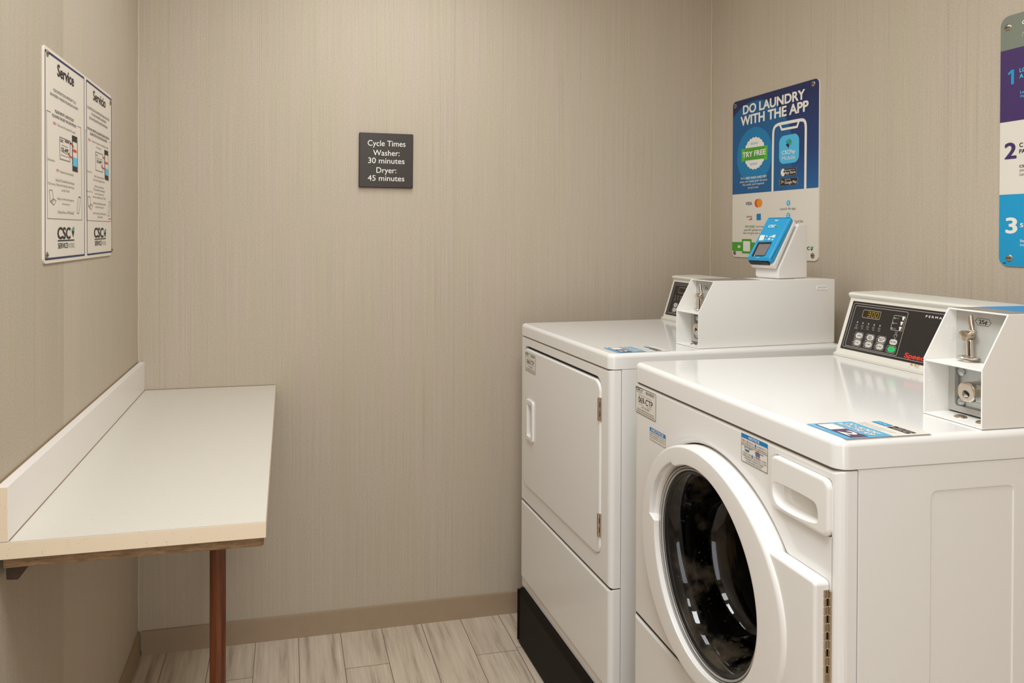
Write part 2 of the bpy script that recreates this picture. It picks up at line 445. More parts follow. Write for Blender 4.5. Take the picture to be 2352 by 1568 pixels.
def text(mb, T, s, x0, x1, y, h, m, z=0.0006, bold=0.0, shear=0.0, res=3):
    """text from x0 to x1 on baseline y with capital height h; bold letters are struck several times, slightly shifted"""
    V, P = glyphs(s, min(bold, 0.0), shear, res)
    if not V: return
    a = min(v.x for v in V); b = max(v.x for v in V); k = (x1 - x0) / max(1e-6, b - a); q = h / CAPH
    F_ = []
    for p in P:
        u, v, w = V[p[0]], V[p[1]], V[p[2]]
        F_.append(p if (v.x - u.x) * (w.y - u.y) - (w.x - u.x) * (v.y - u.y) > 0 else p[::-1])
    b_ = max(bold, 0.0)
    for i, (dx, dy) in enumerate(((0, 0),) if b_ == 0 else [(b_ * cos(pi * j / 4), b_ * .8 * sin(pi * j / 4)) for j in (range(8) if b_ >= .02 and h > .012 else range(1, 8, 2))] + [(0, 0)]):
        e = dx * k if abs(k) > 0 else 0
        mb.add([(x0 + (v.x - a) * k + dx * k, y + (v.y + dy) * q, z + i * 0.00001) for v in V], F_, m, T)
def textp(mb, pk, s, p0, p1, pt, m, z=0.0006, bold=0.0, shear=0.0, T=None, res=3):
    a, b, t = pk(*p0), pk(*p1), pk(*pt)
    text(mb, T or pk.T, s, a.x, b.x, (a.y + b.y) / 2, t.y - a.y, m, z, bold, shear, res)
# ------------------------------------------------------------------ place
RW, RH, RY = 2.1848, 2.62, -3.7
T_LEFT = frame((0, 0, 0), (0, 1, 0), (0, 0, 1))
T_RIGHT = frame((RW, 0, 0), (0, -1, 0), (0, 0, 1))
T_BACK = frame((0, 0, 0), (1, 0, 0), (0, 0, 1))
ID = Matrix()
def slab(name, x0, x1, y0, y1, z0, z1, m):
    mb = MB(); rbox(mb, ID, x0, x1, y0, y1, z0, z1, m); return struct(mb.build(name, smooth=False))
slab('floor', -0.1, RW + 0.1, RY - 0.1, 0.1, -0.1, 0, plank_floor())
slab('ceiling', -0.1, RW + 0.1, RY - 0.1, 0.1, RH, RH + 0.1, CEILM)
slab('wall_back', -0.1, RW + 0.1, 0, 0.1, 0, RH, wallpaper('wallpaper_back'))
slab('wall_left', -0.1, 0, RY, 0, 0, RH, wallpaper('wallpaper_left', seam=-0.84))
slab('wall_right', RW, RW + 0.1, RY, 0, 0, RH, wallpaper('wallpaper_right'))
slab('wall_front', -0.1, RW + 0.1, RY - 0.1, RY, 0, RH, wallpaper('wallpaper_front'))
# vinyl base: flat band with a thin rounded top, a small toe at the floor
def vinyl(name, T, x0, x1):
    mb = MB(); pr = [(0, 0), (0.012, 0), (0.0115, 0.006), (0.0085, 0.016), (0.0082, 0.070), (0.0065, 0.0785), (0.003, 0.0803), (0, 0.0803)]
    V, Fs = [], []; n = len(pr)
    for x in (x0, x1): V += [(x, z, d) for d, z in pr]
    for i in range(n): Fs.append([i, (i + 1) % n, n + (i + 1) % n, n + i])
    Fs += [list(range(n))[::-1], list(range(n, 2 * n))]
    mb.add(V, Fs, BASEB, T); return struct(mb.build(name, ang=40, wn=False))
vinyl('baseboard_back', T_BACK, 0.0135, RW - 0.0135)
vinyl('baseboard_left', T_LEFT, RY, -0.001)
vinyl('baseboard_right', T_RIGHT, 0.001, -RY)
# caulk beads down the two far corners
CAULK = mat('caulk_bead', (198, 184, 160), 0.5)
for k, (x, s) in enumerate(((0.0, 1), (RW, -1))):
    mb = MB(); pts = []
    for i in range(40):
        z = 0.083 + (RH - 0.083) * i / 39; w = 0.0026 + 0.0008 * sin(i * 1.7 + k)
        pts.append((x + s * (0.0016 + 0.0006 * sin(i * 2.3)), -0.0016, z))
    tube(mb, pts, 0.0028, CAULK, None, 8); struct(mb.build('trim_%d' % (k + 1), wn=False))

# ------------------------------------------------------------------ screws for signs
def screw(root, T, p, r, m=SCREWM):
    mb = MB(); S = T @ Matrix.Translation((p.x, p.y, 0))
    lathe(mb, S, [(r, 0), (r, 0.0008), (r * 0.8, 0.0018), (r * 0.35, 0.0024), (0.0001, 0.0025)], m, 20)
    mb.add([(-r * 0.7, -r * 0.12, 0.0027), (r * 0.7, -r * 0.12, 0.0027), (r * 0.7, r * 0.12, 0.0027), (-r * 0.7, r * 0.12, 0.0027)], [[0, 1, 2, 3]], GAP, S)
    return mb.build('screw', root, wn=False)

def logo_mark(mb, pk, pts, T=None, white=False):
    """small check-shaped mark of three facets"""
    for col, q in pts: polyf(mb, T or pk.T, [pk(*a) for a in q], 0.0006, col)

# ------------------------------------------------------------------ service sign on the left wall
TS = lift(T_LEFT, 0.004)
root = thing('service_sign', 'white two-panel Service / Servicio notice screwed to the left wall above the counter', 'sign', T_LEFT @ Matrix.Translation((-0.694, 1.3855, 0)))
mb = MB(); plate(mb, TS, rrect2(-0.9885, -0.3993, 1.3855, 1.8431, 0.012), [(0.0004, 0.0006), (0.0004, 0.004)], SIGNW); mb.build('panel', root)
A = Pick(TS, 5.806, 80, 90); B = Pick(TS, 5.806, 80, 350)
mb = MB(); z = 0.0004
line(mb, TS, [A(135, 142), A(655, 520)], 0.005, z, NAVY); line(mb, TS, [A(655, 520), B(663, 1365)], 0.0028, z, NAVY)
line(mb, TS, [B(663, 1365), B(137, 1425)], 0.0045, z, NAVY); line(mb, TS, [B(137, 1425), A(135, 142)], 0.003, z, NAVY)
line(mb, TS, [A(685, 545), A(1018, 808)], 0.005, z, NAVY); line(mb, TS, [A(1018, 808), B(1022, 1322)], 0.0035, z, NAVY)
line(mb, TS, [B(1022, 1322), B(700, 1362)], 0.0045, z, NAVY); line(mb, TS, [B(700, 1362), A(685, 545)], 0.003, z, NAVY)
line(mb, TS, [A(210, 974), A(155, 946), B(167, 880), B(630, 902), A(612, 1180), A(565, 1158)], 0.0014, z, INKGREY)
line(mb, TS, [A(692, 1218), A(675, 1212), B(692, 907), B(1015, 922), A(1008, 1380), A(992, 1372)], 0.0014, z, INKGREY)
mb.build('printed_border', root, smooth=False)
mb = MB()
for s, p0, p1, pt, m, bo in (
    ('Service', (300, 488), (517, 628), (305, 340), INK, 0.03), ('Servicio', (778, 806), (940, 920), (785, 686), INK, 0.02),
    ('YOUR SATISFACTION IS IMPORTANT TO US', (243, 695), (545, 868), (245, 655), INK, 0), ('AND PROPERLY WORKING MACHINES ARE A PRIORITY', (200, 742), (577, 952), (202, 704), INK, 0),
    ('PLEASE REPORT A SERVICE ISSUE', (268, 977), (517, 1102), (268, 938), INK, .01), ('FOLLOWING THE EASY TWO-STEP METHOD:', (228, 1027), (550, 1182), (228, 988), INK, .01),
    ('STEP 1:', (243, 1136), (290, 1154), (243, 1098), RED, .01), ('Take note of the machine ID number', (300, 1158), (540, 1264), (300, 1124), INKGREY, 0),
    ('123-APP', (350, 1482), (444, 1524), (352, 1434), INK, .02), ('CSC', (334, 1362), (378, 1378), (334, 1330), INK, .03),
    ('SU SATISFACCION ES IMPORTANTE PARA NOSOTROS', (698, 917), (990, 1096), (698, 882), INK, 0), ('Y EL FUNCIONAMIENTO APROPIADO', (748, 1007), (948, 1126), (748, 974), INK, 0),
    ('DE LAS MAQUINAS ES NUESTRA PRIORIDAD', (725, 1060), (967, 1196), (725, 1026), INK, 0),
    ('POR FAVOR, REPORTE CUALQUIER PROBLEMA DE SERVICIO', (698, 1200), (988, 1343), (698, 1166), INK, .01), ('SIGUIENDO ESTE FACIL METODO DE DOS PASOS', (735, 1274), (960, 1380), (735, 1240), INK, .01),
    ('PASO 1:', (712, 1352), (748, 1366), (712, 1318), RED, .01), ('Anote el numero de identificacion ID', (760, 1370), (975, 1467), (760, 1340), INKGREY, 0), ('de la maquina', (818, 1450), (885, 1477), (818, 1424), INKGREY, 0)):
    textp(mb, A, s, p0, p1, pt, m, bold=bo)
for s, p0, p1, pt, m, bo in (
    ('Download here', (170, 102), (265, 126), (170, 70), INKGREY, 0), ('STEP 2:', (285, 252), (328, 264), (285, 219), RED, .01), ('Report the service issue by:', (342, 272), (515, 317), (342, 238), INKGREY, 0),
    ('Using the CSC ServiceWorks Service Request.', (275, 382), (528, 431), (275, 346), INKGREY, 0), ('Simply scan the barcode, select the issue', (285, 442), (522, 486), (285, 408), INKGREY, 0), ('and click "Submit"', (355, 520), (462, 533), (355, 488), INKGREY, 0),
    ('CSC Service App', (172, 420), (272, 438), (172, 390), INKGREY, 0), ('Using our online service request at', (298, 625), (520, 657), (298, 592), INKGREY, 0), ('www.cscsw.com', (362, 695), (465, 707), (362, 668), INKGREY, 0),
    ('Calling toll free at 1-877-264-6622', (303, 810), (520, 826), (303, 774), INKGREY, 0),
    ('PASO 2:', (790, 326), (822, 334), (790, 303), RED, .01), ('Reporte su problema', (830, 338), (918, 360), (830, 310), INKGREY, 0), ('de servicio de la siguiente manera:', (776, 372), (930, 412), (776, 342), INKGREY, 0),
    ('Utilizando nuestra aplicacion', (793, 460), (920, 486), (793, 434), INKGREY, 0), ('"CSC ServiceWorks Service Request"', (780, 508), (935, 534), (780, 478), INKGREY, 0), ('escanee el codigo de barras,', (797, 556), (920, 580), (797, 530), INKGREY, 0), ('seleccione el problema y envie "Submit"', (768, 604), (945, 628), (768, 576), INKGREY, 0),
    ('Descargar Aqui', (690, 256), (758, 270), (690, 234), INKGREY, 0), ('Aplicacion CSC Service', (684, 522), (770, 534), (684, 502), INKGREY, 0),
    ('Utilizando nuestra solicitud en servicio', (776, 690), (945, 706), (776, 658), INKGREY, 0), ('en linea www.cscsw.com', (806, 738), (918, 748), (806, 710), INKGREY, 0), ('Llame al numero de telefono gratuito', (776, 822), (952, 832), (776, 794), INKGREY, 0), ('1-877-264-6622', (835, 872), (904, 876), (835, 848), INKGREY, 0),
    ('CSC', (303, 1146), (472, 1150), (303, 996), INK, .035), ('SERVICE', (308, 1277), (438, 1275), (308, 1206), INK, .01), ('WORKS', (441, 1275), (530, 1268), (441, 1206), INKLIGHT, 0),
    ('CSC', (790, 1130), (912, 1132), (790, 1004), INK, .035), ('SERVICE', (800, 1241), (888, 1238), (800, 1178), INK, .01), ('WORKS', (890, 1238), (948, 1234), (890, 1182), INKLIGHT, 0)):
    textp(mb, B, s, p0, p1, pt, m, bold=bo)
line(mb, TS, [B(305, 1178), B(525, 1167)], 0.003, z, INK); line(mb, TS, [B(797, 1158), B(945, 1148)], 0.0028, z, INK)
mb.build('lettering', root, smooth=False)
mb = MB()
for dx, dy, k in ((0, 0, 1), (430, 22, .82)):
    q = lambda x, y: (487 + dx + (x - 487) * k, 1030 + dy + (y - 1030) * k * .92)
    logo_mark(mb, B, ((TEAL, (q(487, 1035), q(514, 980), q(512, 1050))), (GREENL, (q(514, 985), q(529, 1000), q(518, 1062))), (INK, (q(489, 1048), q(512, 1050), q(524, 1046), q(511, 1142)))))
mb.build('logo_mark', root, smooth=False)
mb = MB()   # pictures: ID card, phone, laptop, handset on each half
outline(mb, TS, ccw([A(330, 1303), A(470, 1362), B(467, 125), B(335, 85)]), 0.0022, z, INKGREY)
for y in (1372, 1385): line(mb, TS, [A(400, y - 20), A(455, y + 2)], 0.003, z, INKGREY)
line(mb, TS, [A(355, 1408), A(440, 1445)], 0.0012, z, INKGREY); line(mb, TS, [A(360, 1498), A(440, 1536)], 0.0012, z, INKGREY); line(mb, TS, [B(345, 30), B(455, 68)], 0.0012, z, INKGREY)
outline(mb, TS, ccw([A(807, 1500), A(905, 1540), B(905, 265), B(812, 235)]), 0.002, z, INKGREY); line(mb, TS, [B(820, 72), B(893, 98)], 0.0012, z, INKGREY)
textp(mb, B, '123-APP', (825, 130), (888, 158), (825, 92), INK, bold=.02); textp(mb, B, 'CSC', (810, 42), (842, 52), (810, 22), INKGREY, bold=.02)
polyf(mb, TS, [A(496, 1287), A(560, 1315), B(567, 258), B(503, 238)], z, INKGREY)
polyf(mb, TS, [A(500, 1362), A(558, 1388), B(562, 180), B(505, 160)], 0.0006, SIGNW)
polyf(mb, TS, [A(500, 1290), A(556, 1315), A(558, 1388), A(500, 1362)], 0.0006, INK); polyf(mb, TS, [B(505, 182), B(562, 200), B(562, 255), B(507, 238)], 0.0006, INK)
polyf(mb, TS, [A(505, 1462), A(554, 1484), A(554, 1522), A(505, 1500)], 0.0008, RED); polyf(mb, TS, [B(505, 60), B(560, 82), B(562, 196), B(506, 178)], 0.0008, SKY)
polyf(mb, TS, [A(927, 1480), A(973, 1502), B(979, 372), B(934, 352)], z, INKGREY); polyf(mb, TS, [B(930, 30), B(972, 48), B(977, 315), B(934, 298)], 0.0006, SIGNW)
polyf(mb, TS, [A(929, 1484), A(971, 1502), B(973, 46), B(931, 30)], 0.0006, INK); polyf(mb, TS, [B(934, 298), B(977, 315), B(978, 370), B(935, 350)], 0.0006, INK)
polyf(mb, TS, [B(932, 120), B(970, 136), B(970, 166), B(932, 150)], 0.0008, RED); polyf(mb, TS, [B(933, 208), B(974, 226), B(976, 312), B(935, 296)], 0.0008, SKY)
outline(mb, TS, ccw([A(496, 1287), A(560, 1315), B(567, 258), B(503, 238)]), 0.0026, 0.0010, INK); outline(mb, TS, ccw([A(927, 1480), A(973, 1502), B(979, 372), B(934, 352)]), 0.0026, 0.0010, INK)
line(mb, TS, [A(466, 1384), A(492, 1398), A(508, 1424), A(516, 1450)], 0.0035, 0.0009, RED); polyf(mb, TS, [A(462, 1370), A(482, 1382), A(468, 1410)], 0.0009, RED)
line(mb, TS, [A(445, 1525), B(446, 15), B(462, 52), B(500, 70)], 0.0035, 0.0009, RED); polyf(mb, TS, [A(446, 1508), A(462, 1530), A(434, 1530)], 0.0009, RED)
line(mb, TS, [B(905, 60), B(922, 74), B(930, 92)], 0.0035, 0.0009, RED); line(mb, TS, [B(886, 165), B(890, 190), B(905, 210), B(928, 216)], 0.0035, 0.0009, RED)
for ox, oy, k in ((0, 0, 1), (515, 88, .86)):
    L = lambda x, y: B(188 + ox + (x - 188) * k * (.86 if ox else 1), 500 + oy + (y - 500) * k)
    line(mb, TS, [L(190, 500), L(232, 504), L(245, 615), L(205, 655), L(190, 500)], 0.0016, z, INKGREY); line(mb, TS, [L(205, 655), L(252, 702), L(284, 645), L(245, 615)], 0.0016, z, INKGREY)
    polyf(mb, TS, [L(212, 650), L(240, 622), L(262, 634), L(238, 668)], z, INKLIGHT)
for q in ([(588, 592), (607, 598), (598, 720), (586, 816), (562, 806), (564, 742), (580, 600)], [(990, 655), (1004, 660), (998, 770), (990, 850), (974, 842), (978, 780), (986, 664)]):
    line(mb, TS, [B(*a) for a in q], 0.0016, z, INKGREY, True)
polyf(mb, TS, [B(588, 588), B(608, 594), B(606, 606), B(588, 600)], z, INK); polyf(mb, TS, [B(980, 878), B(1012, 882), B(1012, 894), B(980, 890)], z, RED)
mb.build('printed_pictures', root, smooth=False)
for p in (A(165, 188), B(160, 1370), A(1003, 850), B(1024, 1298)): screw(root, TS, p, 0.0075)

# ------------------------------------------------------------------ cycle times plaque on the back wall
root = thing('cycle_times_sign', 'small square charcoal plaque listing washer and dryer cycle times on the back wall', 'sign', T_BACK @ Matrix.Translation((0.853, 1.6165, 0)) @ Matrix.Rotation(0.0, 4, 'Z'))
TC = lift(T_BACK, 0.013) @ Matrix.Translation((0.8539, 1.7164, 0)) @ Matrix.Rotation(-0.006, 4, 'Z') @ Matrix.Translation((-0.8539, -1.7164, 0))
mb = MB(); plate(mb, TC, rrect2(0.7572, 0.9506, 1.6196, 1.8132, 0.001, 2), [(0.0022, 0.0018), (0.0030, 0.004), (0.0030, 0.0128)], SIGNDARK); mb.build('panel', root, wn=False)
K = Pick(TC, 9.224, 800, 280); mb = MB()
for s, p0, p1, pt in (('Cycle Times', (412, 503), (1210, 524), (412, 386)), ('Washer:', (525, 705), (1085, 722), (525, 590)), ('30 minutes', (420, 868), (1190, 892), (420, 752)), ('Dryer:', (595, 1074), (1015, 1088), (595, 958)), ('45 minutes', (412, 1240), (1185, 1257), (412, 1126))):
    textp(mb, K, s, p0, p1, pt, WHITEINK, z=0.0004, bold=0.004, res=8)
mb.build('lettering', root, smooth=False)

# ------------------------------------------------------------------ laundry app sign on the right wall
TA = lift(T_RIGHT, 0.004); X0, X1, Y0, Y1 = 0.1519, 0.6122, 1.3640, 1.9586
root = thing('app_sign', 'tall blue and white poster headed DO LAUNDRY WITH THE APP on the right wall', 'sign', T_RIGHT @ Matrix.Translation((X0, Y0, 0)))
A = Pick(TA, 5.6, 1660, 160); B = Pick(TA, 6.533, 1660, 420)
mb = MB(); plate(mb, TA, rrect2(X0, X1, Y0, Y1, 0.018, 8), [(0.0003, 0.0005), (0.0003, 0.004)], SIGNW2); mb.build('panel', root)
ysplit = (B(118, 169).y + B(1435, 81).y) / 2
mb = MB(); top = [p for p in rrect2(X0, X1, Y0, Y1, 0.018, 8)]
polyf(mb, TA, clip(top, X0, X1, ysplit, Y1), 0.0002, poster_blue())
def circ3(a, b, c):
    d = 2 * (a.x * (b.y - c.y) + b.x * (c.y - a.y) + c.x * (a.y - b.y))
    ux = ((a.length_squared) * (b.y - c.y) + b.length_squared * (c.y - a.y) + c.length_squared * (a.y - b.y)) / d
    uy = ((a.length_squared) * (c.x - b.x) + b.length_squared * (a.x - c.x) + c.length_squared * (b.x - a.x)) / d
    o = Vector((ux, uy)); return o, (a - o).length
o, r = circ3(A(150, 600), A(480, 385), A(835, 665)); polyf(mb, TA, clip(circ2(o.x, o.y, r, 72), X0, X1, ysplit, Y1), 0.0003, CIRC1)
o, r = circ3(A(188, 1080), A(450, 735), A(640, 1050)); polyf(mb, TA, clip(circ2(o.x, o.y, r, 72), X0, X1, ysplit, Y1), 0.0004, CIRC2)
mb.build('printed_blue_field', root, smooth=False)
mb = MB(); w = 0.0105
line(mb, TA, smooth([A(641, 1566), A(650, 860), A(653, 790), A(668, 735), A(712, 703), A(780, 689), A(985, 648), A(1035, 643), A(1063, 668), A(1071, 730), A(1070, 800), A(1063, 1536)], 3), w, 0.0006, WHITEINK)
line(mb, TA, [A(738, 708), A(762, 770), A(958, 734), A(982, 660)], 0.008, 0.0008, WHITEINK)
mb.build('printed_phone', root, smooth=False)
mb = MB(); c = (A(415, 868) + A(405, 1280)) / 2; ry = (A(415, 868) - A(405, 1280)).length / 2
cx = (A(288, 1075).x + A(540, 1075).x) / 2; rx = abs(A(288, 1075).x - A(540, 1075).x) / 2 + 0.004
P = []
for i in range(160):
    a = 2 * pi * i / 160; k = 1 + 0.028 * cos(22 * a); P.append(Vector((cx + rx * k * cos(a), c.y + ry * k * sin(a))))
polyf(mb, TA, P, 0.0008, WHITEINK)
polyf(mb, TA, [A(245, 1022), A(292, 1016), A(288, 1172), A(246, 1196)], 0.0010, GREENL); polyf(mb, TA, [A(538, 978), A(582, 968), A(578, 1155), A(535, 1162)], 0.0010, GREENL)
polyf(mb, TA, [A(287, 1014), A(540, 977), A(535, 1141), A(285, 1172)], 0.0012, GREEN)
mb.build('printed_badge', root, smooth=False)
mb = MB(); a, b = A(728, 1030), A(985, 1000); t, u = A(855, 836), A(855, 1202)
polyf(mb, TA, rrect2(a.x, b.x, u.y, t.y, 0.024), 0.0008, SKY)
logo_mark(mb, A, ((WHITEINK, ((800, 922), (868, 872), (884, 896), (858, 962), (820, 960))), (WHITEINK, ((858, 903), (897, 894), (884, 972), (858, 962)))))
for col, q in ((TEAL, ((810, 922), (864, 882), (874, 898), (850, 950), (824, 950))), (GREEN, ((864, 908), (892, 902), (880, 974), (858, 950))), (NAVY, ((811, 964), (846, 944), (862, 966), (850, 1010)))): polyf(mb, TA, [A(*p) for p in q], 0.0010, col)
for q in (((748, 1276), (951, 1255), (948, 1350), (748, 1368)), ((735, 1402), (968, 1383), (965, 1478), (733, 1495))):
    polyf(mb, TA, [A(*p) for p in q], 0.0008, INKLIGHT); m0 = sum((A(*p) for p in q), Vector((0, 0))) / 4
    polyf(mb, TA, [m0 + (A(*p) - m0) * 0.965 for p in q], 0.0009, INK)
p = A(778, 1322); polyf(mb, TA, [p + Vector((0.011 * cos(t) * (1 - .12 * abs(sin(2 * t))), 0.0135 * sin(t))) for t in [2 * pi * i / 24 for i in range(24)]], 0.0011, WHITEINK)
polyf(mb, TA, [A(782, 1300), A(789, 1287), A(790, 1296)], 0.0011, WHITEINK); polyf(mb, TA, circ2(A(794, 1313).x, A(794, 1313).y, 0.004, 12), 0.0012, INK)
for col, q in ((TEAL, ((752, 1414), (772, 1443), (752, 1471))), (GREENL, ((752, 1414), (783, 1432), (772, 1443))), (RED, ((752, 1471), (783, 1452), (772, 1443))), (ORANGE, ((783, 1432), (793, 1442), (783, 1452), (772, 1443)))): polyf(mb, TA, [A(*p) for p in q], 0.0011, col)
mb.build('printed_icons', root, smooth=False)
mb = MB()
for s, p0, p1, pt, m, bo in (
    ('DO LAUNDRY', (268, 568), (1058, 381), (270, 461), WHITEINK, .035), ('WITH THE APP', (238, 717), (1104, 533), (238, 604), WHITEINK, .035),
    ('TRY FREE', (262, 1127), (555, 1090), (262, 1064), WHITEINK, .035), ('BONUS', (367, 966), (455, 955), (367, 938), SKY, 0), ('BONUS', (360, 1229), (447, 1217), (360, 1203), SKY, 0),
    ('CSCPay', (768, 1091), (938, 1071), (768, 1043), WHITEINK, .02), ('Mobile', (768, 1165), (934, 1147), (768, 1115), WHITEINK, -.006),
    ('Download on the', (806, 1300), (930, 1289), (806, 1283), WHITEINK, 0), ('App Store', (803, 1343), (938, 1329), (803, 1308), WHITEINK, .01), ('GET IT ON', (803, 1424), (873, 1417), (803, 1408), WHITEINK, 0), ('Google Play', (802, 1468), (955, 1456), (802, 1432), WHITEINK, .01),
    ('Get a', (235, 1412), (292, 1408), (235, 1384), WHITEINK, 0), ('FREE WASH AND DRY', (303, 1407), (570, 1387), (303, 1378), WHITEINK, .025), ('when you create your account.', (222, 1455), (580, 1428), (222, 1428), WHITEINK, 0), ('No credit card required', (262, 1492), (535, 1473), (262, 1465), WHITEINK, 0), ('to try it out.', (328, 1530), (466, 1519), (328, 1502), WHITEINK, 0)):
    textp(mb, A, s, p0, p1, pt, m, z=0.0014, bold=bo, res=5)
def numeral_one(mb, T, x0, x1, y0, y1, m, z):
    w, h = x1 - x0, y1 - y0; polyf(mb, T, [(x0, y0 + h * .80), (x0 + w * .58, y1), (x1, y1), (x1, y0), (x0 + w * .54, y0), (x0 + w * .54, y0 + h * .80), (x0 + w * .12, y0 + h * .66)], z, m)
def dot(mb, p, r, col, zz): polyf(mb, TA, circ2(p.x, p.y, r, 28), zz, col)
rr = abs(B(986, 258).y - B(986, 345).y) / 2
for px_, py_, s in ((986, 302, '1'), (985, 488, '2')):
    p = B(px_, py_); dot(mb, p, rr, SKY, 0.0005); numeral_one(mb, TA, p.x - rr * .3, p.x + rr * .14, p.y - rr * .5, p.y + rr * .5, WHITEINK, 0.0008) if s == '1' else text(mb, TA, s, p.x - rr * .32, p.x + rr * .32, p.y - rr * .5, rr, WHITEINK, 0.0008, .02)
for s, p0, p1, pt, m, bo in (('Launch the app.', (863, 408), (1102, 396), (863, 370), INKGREY, 0), ('Select cycle.', (905, 602), (1215, 585), (905, 562), INKGREY, 0),
    ('VISA', (347, 335), (440, 330), (347, 288), NAVY, .02), ('PAY EASILY', (340, 673), (495, 666), (340, 642), GREEN, .02), ('and use', (507, 668), (612, 664), (507, 638), INKGREY, 0),
    ('auto-fill options to s', (320, 726), (600, 714), (320, 692), INKGREY, 0), ('time and give you c', (305, 771), (556, 758), (305, 740), INKGREY, 0), ('CSC', (1195, 1006), (1308, 1000), (1195, 958), INK, .03)):
    textp(mb, B, s, p0, p1, pt, m, z=0.0006, bold=bo, res=4)
textp(mb, B, 'DISCOVER', (358, 521), (438, 516), (358, 499), INK, bold=.01)
mb.build('lettering', root, smooth=False)
mb = MB(); dot(mb, B(520, 303), 0.0155, ORANGER, 0.0005); dot(mb, B(552, 300), 0.0155, ORANGE, 0.0006); mb.build('card_logo', root, smooth=False); mb = MB()
polyf(mb, TA, [B(382, 556), B(440, 521), B(440, 554)], 0.0005, ORANGER); mb.build('card_logo', root, smooth=False); mb = MB(); polyf(mb, TA, [B(509, 464), B(572, 460), B(574, 557), B(510, 560)], 0.0005, NOTICEB); mb.build('card_logo', root, smooth=False); mb = MB()
logo_mark(mb, B, ((TEAL, ((1318, 968), (1342, 952), (1338, 992))), (GREEN, ((1342, 952), (1360, 956), (1352, 994), (1338, 992))), (INK, ((1318, 985), (1338, 990), (1350, 994), (1335, 1022)))))
mb.build('logo_mark', root, smooth=False)
mb = MB(); a, b, c = B(135, 885), B(480, 893), B(135, 1016)
polyf(mb, TA, [Vector((X0, a.y)), Vector((B(760, 900).x, a.y)), Vector((B(760, 900).x, c.y)), Vector((X0, c.y))], 0.0004, GREEN)
polyf(mb, TA, [B(228, 975), B(228, 945), B(248, 928), B(268, 943), B(268, 973)], 0.0008, SIGNW2)
a, b = B(290, 840), B(433, 1061); polyf(mb, TA, rrect2(a.x, b.x, b.y, a.y, 0.004), 0.0006, GREEN)
d = 0.008; polyf(mb, TA, rrect2(a.x + d, b.x - d, b.y + d, a.y - d, 0.002), 0.0008, WHITEINK)
mb.build('printed_green_band', root, smooth=False)
for p in (A(163, 470), A(1165, 182), B(180, 1046), B(1350, 1091)): screw(root, TA, p, 0.009)

# ------------------------------------------------------------------ numbered steps sign, cut off by the right edge
C = Pick(TA, 5.226, 2280, 20); Dk = Pick(TA, 4.9, 2280, 310)
X0 = C(94, 800).x; X1 = X0 + 0.457; Y1 = C(150, 100).y; Y0 = Dk(140, 1473).y
root = thing('steps_sign', 'numbered 1 2 3 instruction poster with purple, white and blue bands, cut off at right', 'sign', T_RIGHT @ Matrix.Translation((X0, Y0, 0)))
base = rrect2(X0, X1, Y0, Y1, 0.022, 8)
mb = MB(); plate(mb, TA, base, [(0.0003, 0.0005), (0.0003, 0.004)], SIGNW2); mb.build('panel', root)
y1 = C(95, 518).y; y2 = C(95, 1371).y; y3 = Dk(93, 673).y; mb = MB()
for lo, hi, m in ((y1, Y1, SAGE), (y2, y1, PURPLE), (Y0, y3, CYAN)): polyf(mb, TA, clip(base, X0, X1, lo, hi), 0.0003, m)
mb.build('printed_bands', root, smooth=False); mb = MB()
for s, p0, p1, pt, m, bo in (('LO', (327, 763), (408, 745), (327, 716), SKY, .03), ('A', (325, 833), (370, 824), (325, 786), SKY, .03), ('Lo', (333, 1016), (378, 1010), (333, 986), SKY, .02), ('ma', (333, 1066), (390, 1056), (333, 1026), SKY, 0), ('C', (357, 188), (410, 176), (357, 140), WHITEINK, .03), ('A', (358, 300), (374, 296), (358, 280), WHITEINK, 0), ('L', (358, 327), (370, 324), (358, 308), WHITEINK, 0)):
    textp(mb, C, s, p0, p1, pt, m, z=0.0006, bold=bo, res=6)
for s, p0, p1, pt, m, bo in (('2', (143, 269), (262, 258), (143, 100), PURPLE, .03), ('C', (303, 136), (342, 131), (303, 90), INK, .03), ('PA', (303, 206), (368, 198), (303, 162), INK, .03), ('CS', (303, 366), (353, 361), (303, 338), INK, .03), ('you', (303, 411), (362, 406), (303, 376), INKGREY, 0), ('can', (303, 459), (362, 455), (303, 424), INKGREY, 0),
    ('3', (155, 1101), (270, 1101), (155, 936), WHITEINK, .03), ('S', (313, 1036), (346, 1034), (313, 994), WHITEINK, .03), ('Sta', (310, 1204), (362, 1203), (310, 1176), WHITEINK, .02), ('ins', (310, 1249), (358, 1248), (310, 1220), WHITEINK, 0)):
    textp(mb, Dk, s, p0, p1, pt, m, z=0.0006, bold=bo, res=6)
numeral_one(mb, TA, C(184, 900).x, C(258, 900).x, C(222, 909).y, C(245, 731).y, CYAN, 0.0006)
polyf(mb, TA, [Dk(118, 1436), Dk(152, 1433), Dk(152, 1444), Dk(118, 1446)], 0.0006, INK)
mb.build('lettering', root, smooth=False)
for p in (C(187, 225), Dk(188, 1386)): screw(root, TA, p, 0.0085)

